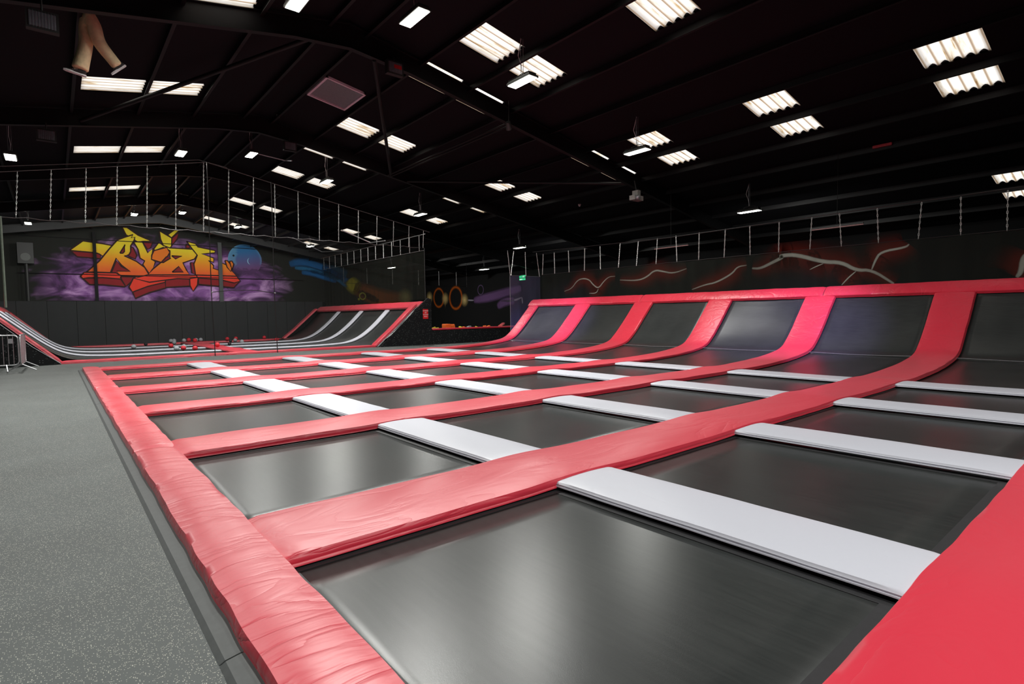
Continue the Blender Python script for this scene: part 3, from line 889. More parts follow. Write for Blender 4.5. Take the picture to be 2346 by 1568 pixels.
# red notice
t = thing('notice_sign', 'small red notice with four lines of white lettering on the ramp side panel', 'sign', (14.46, 24.21, 1.3))
mb = MB(); mb.box(14.31, 24.195, 1.31, 14.61, 24.215, 1.80); mesh('sign_board', mb, M['sign_red'], t)
def text3d(s, size, loc, mat, parent=None, name='lettering', rot=(math.pi / 2, 0, 0), extr=.002, align='CENTER'):
    cu = bpy.data.curves.new(name, 'FONT'); cu.body = s; cu.size = size; cu.extrude = extr; cu.align_x = align; cu.align_y = 'CENTER'
    cu.resolution_u = 2
    tmp = bpy.data.objects.new('tmp', cu); col.objects.link(tmp)
    dg = bpy.context.evaluated_depsgraph_get()
    me = bpy.data.meshes.new_from_object(tmp.evaluated_get(dg))
    bpy.data.objects.remove(tmp)
    me.materials.clear(); me.materials.append(mat)
    o = bpy.data.objects.new(name, me); col.objects.link(o)
    o.rotation_euler = rot
    if parent:
        o.parent = parent; o.location = Vector(loc) - Vector(parent['_base'])
    else: o.location = loc
    return o
for i, s in enumerate(('EXTREME', 'AIR', '"STUNTS"', 'ONLY')):
    text3d(s, .078, (14.46, 24.192, 1.71 - .095 * i), M['sign_white'], t, 'lettering')

# black wall mats behind the court
for k in range(14):
    xa = -1.49 + 1.24 * (k - 1); xb = xa + 1.235
    mb = MB()
    mb.loft([[(xa + .006, 38.46, .02), (xb - .006, 38.46, .02), (xb - .006, 38.46, 2.55), (xa + .006, 38.46, 2.55)],
             [(xa, 38.48, .01), (xb, 38.48, .01), (xb, 38.48, 2.56), (xa, 38.48, 2.56)],
             [(xa, 38.56, .01), (xb, 38.56, .01), (xb, 38.56, 2.56), (xa, 38.56, 2.56)]])
    o = mesh('wall_mat', mb, M['wall_mat'], loc=(xa + .62, 38.5, 0))
    tag(o, 'tall black wall mat behind the dodgeball court, %s from the left end' % ORD[k], 'wall mat', 'black mats on the dodgeball back wall')
mb = MB(); mb.box(-2.75, 38.57, -.02, 14.9, 38.7, 2.55); struct(mesh('wall_partition', mb, M['black']))

# balls: (x, y, colour, description)
BALLS = [(5.28, 38.0, 'g', 'left of the touching pair of grey balls by the far edge pad'), (5.40, 37.7, 'g', 'right of the touching pair of grey balls by the far edge pad'),
 (5.45, 38.1, 'g', 'half hidden behind the touching grey pair'), (5.86, 37.4, 'g', 'just right of the grey pair'), (6.22, 38.1, 'r', 'by the far end of the red centre pad'),
 (6.36, 37.0, 'r', 'lying on the far end of the red centre pad'), (6.62, 38.15, 'g', 'first behind the far end of the centre pad'), (6.88, 38.2, 'g', 'second behind the far end of the centre pad'),
 (4.62, 33.34, 'r', 'on the left half behind the cluster of four'), (4.95, 31.68, 'g', 'top of the cluster of balls on the left half'), (4.35, 29.79, 'g', 'pale one leading the cluster on the left half'),
 (4.66, 30.0, 'r', 'in the middle of the cluster on the left half'), (5.02, 29.26, 'r', 'just right of the cluster on the left half'), (5.98, 29.34, 'r', 'beside the left rope pole on the centre pad'),
 (8.32, 38.0, 'r', 'against the far edge pad right of the left rope'), (8.34, 37.27, 'k', 'the farther of two'), (7.36, 33.15, 'k', 'the nearer of two'),
 (8.70, 37.7, 'g', 'paired with a red one by the far edge pad'), (8.86, 38.2, 'r', 'half hidden behind a grey one by the far edge pad'), (8.45, 35.06, 'g', 'larger looking, alone on the right half'),
 (10.55, 38.1, 'r', 'resting on the far edge pad near the right ramp'), (10.72, 36.06, 'r', 'beside the right rope pole'), (3.08, 34.03, 'g', 'alone on the left half near the left ramp'), (3.95, 37.35, 'k', 'small and alone on the far left')]
CN = {'g': ('grey', 'ball_grey'), 'r': ('red', 'ball_red'), 'k': ('black', 'ball_black')}
for (x, y, c, d) in BALLS:
    r = .115 if c != 'k' else .09
    zb = 0.0
    if mid[0] < x < mid[1]: zb = .115
    elif y > 37.95: zb = .095
    elif any(abs(y - g) < GWD / 2 for g in gy): zb = .07
    mb = MB(); mb.sphere((x, y, zb + r - .004), r)
    tag(mesh('foam_ball', mb, M[CN[c][1]], loc=(x, y, zb), smooth='all'), '%s foam dodgeball, %s' % (CN[c][0], d), 'ball', '%s dodgeballs' % CN[c][0])

# foam pit behind the low speckled wall
t = thing('pit_wall', 'low black speckled wall with a thin red top in front of the foam pit', 'low wall', (18, 24.4, 0))
mb = MB(); mb.box(14.83, 24.22, .002, 22.5, 24.40, .72); mesh('panel', mb, M['carpet'], t)
mb = pad_mesh([(14.85, 24.31, .80), (22.5, 24.31, .80)], (0, 1, 0), .26, .075, .2, seed=500); mesh('top_pad', mb, M['red_x'], t, smooth=True)
t = thing('pit_edge_pad', 'thin red pad along the far right edge of the foam pit', 'padding', (21, 27, .6))
mb = pad_mesh([(19.6, 24.6, .84), (26.6, 33.0, .84)], (1, -.8, 0), .24, .07, .3, seed=510); mesh('pad', mb, M['red_x'], t, smooth=True)
mb = MB(); mb.prism([(26.55, 33.1), (26.75, 32.95), (22.9, 28.3), (22.75, 28.45)], 'z', 0, .76); mesh('panel', mb, M['black'], t)
mb = MB(); mb.box(14.84, 24.45, 0, 22.5, 24.85, .67); mb.box(14.84, 25.15, 0, 22.5, 27.5, .67)
o = mesh('foam_pit_base', mb, M['black'], loc=(18, 26, 0)); tag(o, 'dark bed of the foam pit under the foam blocks', 'foam pit')
FB = [(15.0, .80, 'o', .2), (15.35, .84, 'y', .24), (15.6, .80, 'y', .2), (16.05, .96, 'o', .42), (16.1, 1.12, 'y', .22), (16.5, .92, 'o', .36), (16.95, .88, 'y', .22), (17.6, .84, 'g', .24), (18.15, .86, 'y', .2),
      (18.6, .92, 'o', .24), (18.95, .90, 'o', .22), (19.9, .86, 'o', .24), (15.15, .76, 'r', .16), (17.25, .80, 'o', .2)]
CF = {'o': ('orange', 'foam_o'), 'y': ('yellow', 'foam_y'), 'g': ('grey', 'foam_g'), 'r': ('red', 'ball_red')}
for i, (x, z, c, s) in enumerate(FB):
    s *= .8; z = .70 + s / 2 + max(0, z - .95) * .6
    y = 24.75 + .1 * (i % 3)
    a = random.uniform(0, 1.5); b = random.uniform(-.4, .4)
    R_ = Matrix.Rotation(a, 3, 'Z') @ Matrix.Rotation(b, 3, 'X')
    mb = MB(); h = s / 2; bev = .02
    rings = []
    for (zz, k) in ((-h, h - bev), (-h + bev, h), (h - bev, h), (h, h - bev)):
        rings.append([Vector((x, y, z - .03)) + R_ @ Vector(q) for q in ((-k, -k, zz), (k, -k, zz), (k, k, zz), (-k, k, zz))])
    mb.loft(rings)
    tag(mesh('foam_block', mb, M[CF[c][1]], loc=(x, y, z - h), smooth=True), '%s foam block in the pit, %s from the left along the low wall' % (CF[c][0], ORD[i]), 'foam block', 'foam blocks showing above the pit wall')

# ------------------------------------------------------------------ nets, cables and chains
def chain_mesh(a, b, r=.015):
    a = Vector(a); b = Vector(b); L = (b - a).length; n = max(2, int(L / .085))
    mb = MB()
    d = (b - a) / n
    for i in range(n):
        c = a + d * (i + .5); w = r * .8
        dirn = d.normalized()
        s = Vector((1, 0, 0)) if i % 2 else Vector((0, 1, 0))
        hl = d.length * .62
        pts = [c + dirn * hl + s * 0, c + dirn * hl * .5 + s * w, c - dirn * hl * .5 + s * w, c - dirn * hl, c - dirn * hl * .5 - s * w, c + dirn * hl * .5 - s * w, c + dirn * hl]
        mb.tube(pts, r * .42, 4, caps=False)
    return mb
def chain(a, b, lab, group, r=.017):
    o = mesh('hanging_chain', chain_mesh(a, b, r), M['chain'], loc=b)
    return tag(o, lab, 'chain', group)
def wavy_sheet(p0, p1, z0, z1, amp, wl, topfn=None, nz=10, step=.12, axis=None):
    """hung netting with soft folds; returns grid mesh"""
    p0 = Vector(p0); p1 = Vector(p1); L = (p1 - p0).length; n = int(L / step)
    d = (p1 - p0) / L; s = Vector((-d.y, d.x))
    mb = MB()
    for i in range(n + 1):
        u = L * i / n
        for k in range(nz + 1):
            v = k / nz
            zt = topfn(u) if topfn else z1
            o = amp * (math.sin(u * 2 * math.pi / wl) + .6 * math.sin(u * 2 * math.pi / (wl * .43) + 1.3)) * (1 - .3 * v)
            q = p0 + d * u + s * o
            mb.v.append((q.x, q.y, z0 + (zt - z0) * v))
    for i in range(n):
        for k in range(nz):
            a = i * (nz + 1) + k; mb.f.append((a, a + nz + 1, a + nz + 2, a + 1))
    return mb

NETZ = 4.9
def scallop(sp, d, z, ph=0.0):
    return lambda u: z - d * abs(math.sin(math.pi * (u + ph) / sp))
t = thing('safety_net', 'large black see-through net hung along the near side of the dodgeball court', 'net', (6.7, 24.36, 0))
mesh('netting', wavy_sheet((-1.15, 24.36), (14.57, 24.36), .14, NETZ, .004, 2.0, scallop(.93, .05, NETZ + .02, .3)), M['net'], t, smooth='all')
mb = MB(); mb.tube([(-1.15 + .31 * i, 24.36, NETZ + .02 - .05 * abs(math.sin(math.pi * (.31 * i + .3) / .93))) for i in range(51)], .012, 4); mesh('edge_rope', mb, M['cable'], t)
mb = MB(); mb.tube([(-1.19, 24.36, 1.95), (-1.19, 24.36, 4.9)], .035, 8); mesh('end_post', mb, simple('pale_green_post', (.16, .21, .16), .5), t)
mb = MB(); mb.tube([(14.57, 24.36, 2.3), (14.57, 24.36, NETZ)], .02, 6); mesh('end_rope', mb, M['steel_black'], t)
def near_cable_z(x):
    return 7.60 + (x - 4.87) * .213 if x < 4.87 else 7.60 - (x - 4.87) * .188
NX = [-.81, .05, .99, 1.88, 2.79, 3.71, 4.65, 5.54, 6.46, 7.34, 8.30, 9.22, 10.10, 11.04, 11.97, 12.84, 13.68, 14.50]
for i, x in enumerate(NX):
    tx = x + (.10 if i < 9 else .05)
    chain((tx, 24.36, near_cable_z(tx) - .02), (x, 24.36, NETZ), 'bright chain holding up the near dodgeball net, %s from the left' % ORD[i], 'chains of the near dodgeball net')
mb = MB(); mb.tube([(-3.5, 24.36, near_cable_z(-3.5)), (4.87, 24.36, 7.60), (9.5, 24.36, near_cable_z(9.5) - .03), (14.9, 24.36, near_cable_z(14.9))], .014, 5)
tag(mesh('support_cable', mb, M['cable'], loc=(4.87, 24.36, 7.6)), 'peaked steel cable carrying the chains of the near dodgeball net', 'cable')
mb = MB(); mb.tube([(-3.5, 24.42, near_cable_z(-3.5) + .22), (4.6, 24.42, 7.66), (5.6, 24.42, 7.52)], .01, 5)
tag(mesh('stay_cable', mb, M['cable'], loc=(4.6, 24.42, 7.6)), 'thinner second cable running just above the left half of the chain cable', 'cable')
for i, (x, s) in enumerate(((4.84, 'left'), (7.22, 'right'))):
    t = thing('rope_pole', 'thin black upright rope at the %s side of the net opening' % s, 'pole', (x, 24.30, 0), 'black uprights of the net opening')
    mb = MB(); mb.tube([(x + .02, 24.30, .005), (x - .02, 24.30, 2.5), (x + .02, 24.30, near_cable_z(x))], .017, 6); mesh('rope', mb, M['steel_black'], t)
    mb = MB(); mb.sphere((x, 24.28, 2.52), .035); mesh('ring', mb, M['alloy'], t)
mb = MB(); mb.tube([(4.86, 24.28, 2.53), (5.6, 24.28, 2.62), (6.5, 24.28, 2.62), (7.2, 24.28, 2.52)], .016, 6)
tag(mesh('cross_rope', mb, M['steel_black'], loc=(4.9, 24.3, 2.5)), 'slack black cross rope between the two thin uprights', 'rope')

# right side net of the dodgeball court
CY = [24.94 + 1.0 * k for k in range(14)]
t = thing('safety_net', 'folded dark net along the right ramp of the dodgeball court', 'net', (14.62, 31, 2.3))
mesh('netting', wavy_sheet((14.62, 24.45), (14.62, 38.1), 2.30, 4.78, .035, .55, scallop(1.0, .06, 4.79)), M['net_dense'], t, smooth='all')
mb = MB(); mb.tube([(14.62, 24.45, 4.79), (14.62, 38.1, 4.79)], .012, 4); mesh('edge_rope', mb, M['cable'], t)
for k, y in enumerate(CY):
    chain((14.62, y, 5.58), (14.62, y, 4.79), 'short chain above the right dodgeball side net, %s from the camera end' % ORD[k], 'chains of the right dodgeball net')
mb = MB(); mb.tube([(14.62, 24.3, 5.6), (14.62, 38.4, 5.6)], .018, 5)
tag(mesh('support_cable', mb, M['cable'], loc=(14.6, 24.4, 5.6)), 'straight cable above the right dodgeball side net', 'cable')
# inner far chains beyond (foam pit side)
for k, x in enumerate((17.1, 19.0, 21.2, 23.6, 25.6, 27.4)):
    chain((x, 40.5, 5.25), (x, 40.5, 4.05), 'distant chain of the foam pit net, %s from the left' % ORD[k], 'distant foam pit chains', .02)
mb = MB(); mb.tube([(16.0, 40.5, roof_z(16) - .01), (16.0, 40.5, 4.05), (28.5, 40.5, 4.0), (28.5, 40.5, roof_z(28.5) - .01)], .012, 5); mb.tube([(16.0, 40.5, 5.25), (28.5, 40.5, 5.25)], .01, 5)
tag(mesh('support_cable', mb, M['steel_black'], loc=(16, 40.5, 4)), 'thin rope under the distant foam pit chains', 'cable')
# bent light rails above the court corner
for i, pts in enumerate(([(12.6, 30.0, 6.35), (14.3, 29.9, 5.75), (14.62, 28.7, 5.75)], [(12.2, 36.9, 6.7), (14.0, 36.6, 5.85), (14.6, 34.6, 5.75)])):
    mb = MB(); mb.tube(pts, .03, 6)
    tag(mesh('cable_arm', mb, M['galv'], loc=pts[0]), ['nearer', 'farther'][i] + ' bent pale steel arm holding the right net cable', 'arm', 'bent arms above the court corner')

# ramp net
t = thing('safety_net', 'long folded dark net above the top pad of the main ramp', 'net', (18.92, 10, 2.1))
mesh('netting', wavy_sheet((18.92, 20.35), (18.92, -4.0), 2.1, 3.42, .03, .8, scallop(.99, .05, 3.44, .1)), M['net_dense'], t, smooth='all')
mb = MB(); mb.tube([(18.92, 20.35, 3.43), (18.92, -4.0, 3.43)], .01, 4); mesh('edge_rope', mb, M['steel_black'], t)
RY = [20.29, 19.41, 18.43, 17.45, 16.48, 15.46, 14.50, 13.52, 12.54, 11.59, 10.56, 9.58, 8.59, 7.59, 6.66, 5.66, 4.68, 3.73, 2.79]
for i, y in enumerate(RY):
    dy = random.uniform(-.12, .12)
    chain((18.92, y + dy, 4.45), (18.92, y, 3.43), 'hanging chain above the main ramp net, %s from its far end' % ORD[i], 'chains of the main ramp net')
mb = MB(); mb.tube([(18.92, 21.0, 4.62), (18.92, 13, 4.42), (18.92, 2.0, 4.5), (18.92, -4, 4.5)], .014, 5)
tag(mesh('support_cable', mb, M['steel_black'], loc=(18.92, 10, 4.4)), 'dark cable above the main ramp net', 'cable')
# end net beside the far strip
t = thing('safety_net', 'bluish end net hanging beside the far end of the main ramp', 'net', (18.7, 21.35, 0))
mesh('netting', wavy_sheet((17.68, 21.35), (19.75, 21.35), .01, 3.42, .03, .9), M['net_violet'], t, smooth='all')
mb = MB(); mb.tube([(17.68, 21.35, 3.42), (19.75, 21.35, 3.42)], .012, 5); mb.tube([(17.68, 21.35, .15), (17.68, 21.35, 3.42)], .012, 5); mesh('edge_rope', mb, M['alloy'], t)
for i, (x, xt) in enumerate(((17.70, 17.55), (17.75, 17.95), (18.75, 18.72), (19.70, 19.5))):
    chain((xt, 21.35, 4.65), (x, 21.35, 3.42), 'chain above the bluish end net, %s from the left' % ORD[i], 'chains of the end net')

# ------------------------------------------------------------------ crowd barriers
def barrier(o0, d, n_bars, L, label):
    o0 = Vector(o0); d = Vector(d).normalized(); s = Vector((-d.y, d.x, 0))
    t = thing('crowd_barrier', label, 'barrier', tuple(o0), 'steel crowd barriers by the left ramp')
    P = lambda a, z, w=0: tuple(o0 + d * a + s * w + Vector((0, 0, z)))
    mb = MB(); c = .1
    pts = [P(c, .2), P(L - c, .2), P(L - c * .3, .2 + c * .3), P(L, .2 + c), P(L, 1.08 - c), P(L - c * .3, 1.08 - c * .3), P(L - c, 1.08), P(c, 1.08), P(c * .3, 1.08 - c * .3), P(0, 1.08 - c), P(0, .2 + c), P(c * .3, .2 + c * .3), P(c, .2)]
    mb.tube(pts, .019, 8); mesh('frame', mb, M['galv'], t, smooth=True)
    for k in range(n_bars):
        a = L * (k + 1) / (n_bars + 1)
        mb = MB(); mb.tube([P(a, .2), P(a, 1.08)], .008, 6); mesh('bar', mb, M['galv'], t, smooth=True)
    for a in (.28, L - .28):
        mb = MB(); mb.tube([P(a, .21), P(a + .03, .02, .32)], .018, 6); mb.tube([P(a, .21), P(a + .03, .02, -.32)], .018, 6)
        mesh('foot', mb, M['galv'], t, smooth=True)
    a = L * (n_bars - .5) / (n_bars + 1)
    mb = MB(); b0 = Vector(P(a, .86)); 
    mb.loft([[P(a - .05, .84, .012), P(a + .05, .84, .012), P(a + .05, .98, .012), P(a - .05, .98, .012)], [P(a - .05, .84, -.012), P(a + .05, .84, -.012), P(a + .05, .98, -.012), P(a - .05, .98, -.012)]])
    mesh('tag_plate', mb, M['alloy'], t)
    return t
barrier((-2.85, 21.85, 0), (1.0, .02, 0), 17, 2.0, 'galvanised crowd barrier seen face on at the left edge')
barrier((-.80, 21.7, 0), (.02, 1.0, 0), 18, 2.1, 'galvanised crowd barrier seen edge on, standing in front of the ramp panel')

# ------------------------------------------------------------------ fixtures in the roof
def flood(x, y, z, lab, red=False):
    t = thing('flood_heater', lab, 'fixture', (x, y, z), 'grilled fixtures clamped to the roof beams')
    mb = MB(); mb.box(x - .27, y - .08, z - .20, x + .27, y + .08, z + .20); mesh('housing', mb, M['steel_black'], t)
    mb = MB(); mb.box(x - .22, y - .088, z - .15, x + .22, y - .081, z + .15); mesh('reflector', mb, simple('grey_reflector', (.22, .22, .26), .3, .5), t)
    if red:
        mb = MB(); mb.box(x - .05, y - .092, z - .02, x + .2, y - .089, z + .09); mesh('red_panel', mb, M['sign_red'], t)
    mb = MB()
    for k in range(9): mb.tube([(x - .2 + .05 * k, y - .10, z - .17), (x - .2 + .05 * k, y - .10, z + .17)], .004, 4)
    mesh('grille', mb, M['steel_black'], t)
    mb = MB(); mb.tube([(x, y, z + .2), (x, y, roof_z(x) - .6)], .02, 6); mesh('bracket', mb, M['steel_black'], t)
flood(.09, 15.4, 7.78, 'grilled fixture hanging at top left, left of the dangling legs')
flood(.08, 24.8, 7.82, 'dim grilled fixture at left above the first lamp')
flood(8.25, 15.3, 8.96, 'grilled fixture with a red patch beside the ridge of the nearest beam', True)
flood(8.2, 24.75, 8.9, 'dim grilled fixture under the beam above the near net')

# projector cluster on the column
t = thing('projector', 'small pale projector cluster with round lens at the foot of the nearest beam', 'projector', (20.05, 15.3, 6.5))
mb = MB(); mb.box(19.75, 15.2, 6.42, 20.35, 15.5, 6.62); mb.box(19.95, 15.2, 6.62, 20.15, 15.5, 6.85); mesh('body', mb, M['white'] and simple('dull_white', (.3, .3, .28), .5), t)
mb = MB(); mb.sphere((19.85, 15.12, 6.50), .11); mesh('lens', mb, M['alloy'], t, smooth='all')
mb = MB(); mb.tube([(20.05, 15.35, 6.85), (20.05, 15.45, 7.3)], .03, 6); mesh('bracket', mb, M['steel_black'], t)

def sensor(x, y, z, lab):
    t = thing('smoke_detector', lab, 'detector', (x, y, z), 'small white ceiling detectors')
    mb = MB(); mb.tube([(x, y, z), (x, y, z - .04), (x, y, z - .05), (x, y, z - .09)], [.07, .07, .05, .035], 12); mesh('body', mb, M['white'], t, smooth=True)
    mb = MB(); mb.tube([(x, y, z + .0), (x, y, z + .03)], .08, 12); mesh('base', mb, M['white'], t)
sensor(22.0, 20.6, roof_z(22.0) - .3 + .2, 'white smoke detector on the dark right slope left of the projector column')
sensor(7.6, 24.2, roof_z(7.6) - .06, 'white smoke detector near the ridge left of the roof hatch')
sensor(7.3, 36.0, roof_z(7.3) - .06, 'tiny far smoke detector near the ridge above the chains')
# red sounder beacon
t = thing('red_beacon', 'long red box fixed to the dark roof on the right', 'alarm', (22.7, 6.7, 7.1))
mb = MB(); mb.box(22.6, 6.42, roof_z(22.7) - .12, 22.78, 7.0, roof_z(22.7) - .03); mesh('body', mb, simple('dull_red_box', (.5, .03, .05), .5), t)
# unlit tubes
for i, (x, y0, y1, z) in enumerate(((22.0, 15.8, 14.0, 4.45), (22.0, 8.75, 7.05, 4.45))):
    t = thing('unlit_tube_lamp', ['farther', 'nearer'][i] + ' unlit pinkish tube lamp behind the ramp chains', 'lamp', (x, y0, z), 'unlit tubes behind the ramp net')
    mb = MB(); mb.tube([(x, y0, z), (x, y1, z)], .022, 8); mesh('tube', mb, simple('pinkish_tube', (.5, .28, .28), .4), t)
    mb = MB(); mb.box(x - .04, y1, z + .03, x + .04, y0, z + .07); mb.tube([(x, (y0 + y1) / 2, z + .07), (x, (y0 + y1) / 2, roof_z(x) - .01)], .008, 4); mesh('batten', mb, M['steel_black'], t)
# bracket rail near the ridge lamp
mb = MB(); mb.tube([(7.4, 27.0, 9.0), (8.6, 26.7, 8.8), (8.75, 26.2, 8.7)], .03, 6)
tag(mesh('conduit_rail', mb, M['white'] and M['alloy'], loc=(7.4, 27, 9)), 'pale conduit rail sloping beside the ridge lamp', 'rail')
# exit sign
t = thing('exit_sign', 'small green lit exit sign hanging above the bluish end net', 'sign', (31.5, 36, 4.5))
mb = MB(); mb.box(31.5, 36.0, 4.42, 31.56, 36.75, 4.58); mb.box(31.5, 36.0, 4.64, 31.56, 36.75, 4.84); mesh('lit_panel', mb, M['exit'], t)
mb = MB(); mb.box(31.49, 36.1, 4.66, 31.5, 36.3, 4.8); mb.box(31.49, 36.35, 4.46, 31.5, 36.7, 4.54); mesh('lit_symbol', mb, M['exitw'], t)
mb = MB(); mb.tube([(31.53, 36.4, 4.84), (31.53, 36.4, roof_z(31.5) - .02)], .01, 5); mesh('hanger', mb, M['steel_black'], t)

# ------------------------------------------------------------------ dangling legs through the roof
def skin_obj(name, chains, parent, mat, sub=2):
    base = Vector(parent['_base'])
    vs = []; es = []; rs = []; key = {}
    for ch in chains:
        prev = None
        for (p, r) in ch:
            k = tuple(round(a, 3) for a in p)
            if k not in key:
                key[k] = len(vs); vs.append(tuple(Vector(p) - base)); rs.append(r)
            i = key[k]
            if prev is not None: es.append((prev, i))
            prev = i
    me = bpy.data.meshes.new(name); me.from_pydata(vs, es, [])
    o = bpy.data.objects.new(name, me); col.objects.link(o); o.parent = parent
    sk = o.modifiers.new('skin', 'SKIN'); sk.use_smooth_shade = True
    me.skin_vertices.new() if not me.skin_vertices else None
    for i, r in enumerate(rs):
        d = me.skin_vertices[0].data[i]
        d.radius = r if isinstance(r, tuple) else (r, r)
        d.use_root = (i == 0)
    sb = o.modifiers.new('sub', 'SUBSURF'); sb.levels = sub; sb.render_levels = sub
    me.materials.append(mat)
    dg = bpy.context.evaluated_depsgraph_get()
    m2 = bpy.data.meshes.new_from_object(o.evaluated_get(dg))
    o.modifiers.clear(); o.data = m2
    if not m2.materials: m2.materials.append(mat)
    return o
LY = 17.0
t = thing('dangling_figure', 'lower half of a figure in khaki trousers and black sneakers striding from the ceiling', 'figure', (.95, LY, 8.95))
hip = (.97, LY, 8.98); waist = (.97, LY, 9.0)
skin_obj('trousers', [
    [((.97, LY, 9.02), (.15, .12)), ((.98, LY, 8.86), (.15, .13))],
    [((.98, LY, 8.86), (.15, .13)), ((1.03, LY - .07, 8.68), 0.171), ((1.08, LY - .08, 8.48), 0.165), ((1.12, LY - .08, 8.28), 0.153), ((1.22, LY - .07, 8.12), 0.147), ((1.36, LY - .06, 7.95), 0.136), ((1.46, LY - .05, 7.82), 0.136), ((1.50, LY - .05, 7.77), 0.130)],
    [((.98, LY, 8.86), (.15, .13)), ((.93, LY + .08, 8.66), 0.171), ((.90, LY + .10, 8.44), 0.159), ((.90, LY + .10, 8.24), 0.153), ((.86, LY + .10, 8.0), 0.159), ((.80, LY + .10, 7.78), 0.171), ((.76, LY + .10, 7.60), 0.183), ((.75, LY + .10, 7.55), 0.177)],
], t, M['khaki'])
def shoe(heel, toe, y, upv, lab):
    h = Vector((heel[0], y, heel[1])); e = Vector((toe[0], y, toe[1])); d = (e - h); L = d.length; d.normalize()
    up = Vector((upv[0], 0, upv[1])); up = (up - d * up.dot(d)).normalized(); s = d.cross(up)
    def ring(u, w, z0, z1, n=10):
        c = h + d * (u * L); out = []
        for k in range(n):
            a = math.pi * k / (n - 1)
            out.append(c + s * (w * math.cos(a)) + up * (z0 + (z1 - z0) * math.sin(a) ** .6))
        return out
    sh = MB(); sh.loft([ring(u, w, .03, z) for u, w, z in ((0.0, .03, .09), (.05, .045, .14), (.2, .05, .15), (.38, .052, .13), (.55, .056, .095), (.75, .06, .075), (.92, .05, .06), (1.0, .02, .045))])
    up_o = mesh('shoe_upper', sh, M['shoe'], t, smooth='all')
    so = MB(); rings = []
    for u, w in ((-.02, .02), (.03, .045), (.2, .05), (.45, .05), (.7, .062), (.9, .055), (1.02, .02)):
        c = h + d * (u * L); rings.append([c - s * w, c + s * w, c + s * w + up * .035, c - s * w + up * .035])
    so.loft(rings); mesh('sole', so, M['white'], up_o, smooth=True)
    lc = MB()
    for k in range(5):
        u = .42 + .07 * k; c = h + d * (u * L); zt = .125 - .012 * k
        lc.tube([c - s * .045 + up * (zt - .02), c + up * (zt + .008), c + s * .045 + up * (zt - .02)], .006, 4)
    mesh('laces', lc, M['white'], up_o)
shoe((.86, 7.40), (.44, 7.47), LY + .09, (.1, 1), 'l')
shoe((1.67, 7.83), (1.38, 7.55), LY - .04, (-.6, .8), 'r')

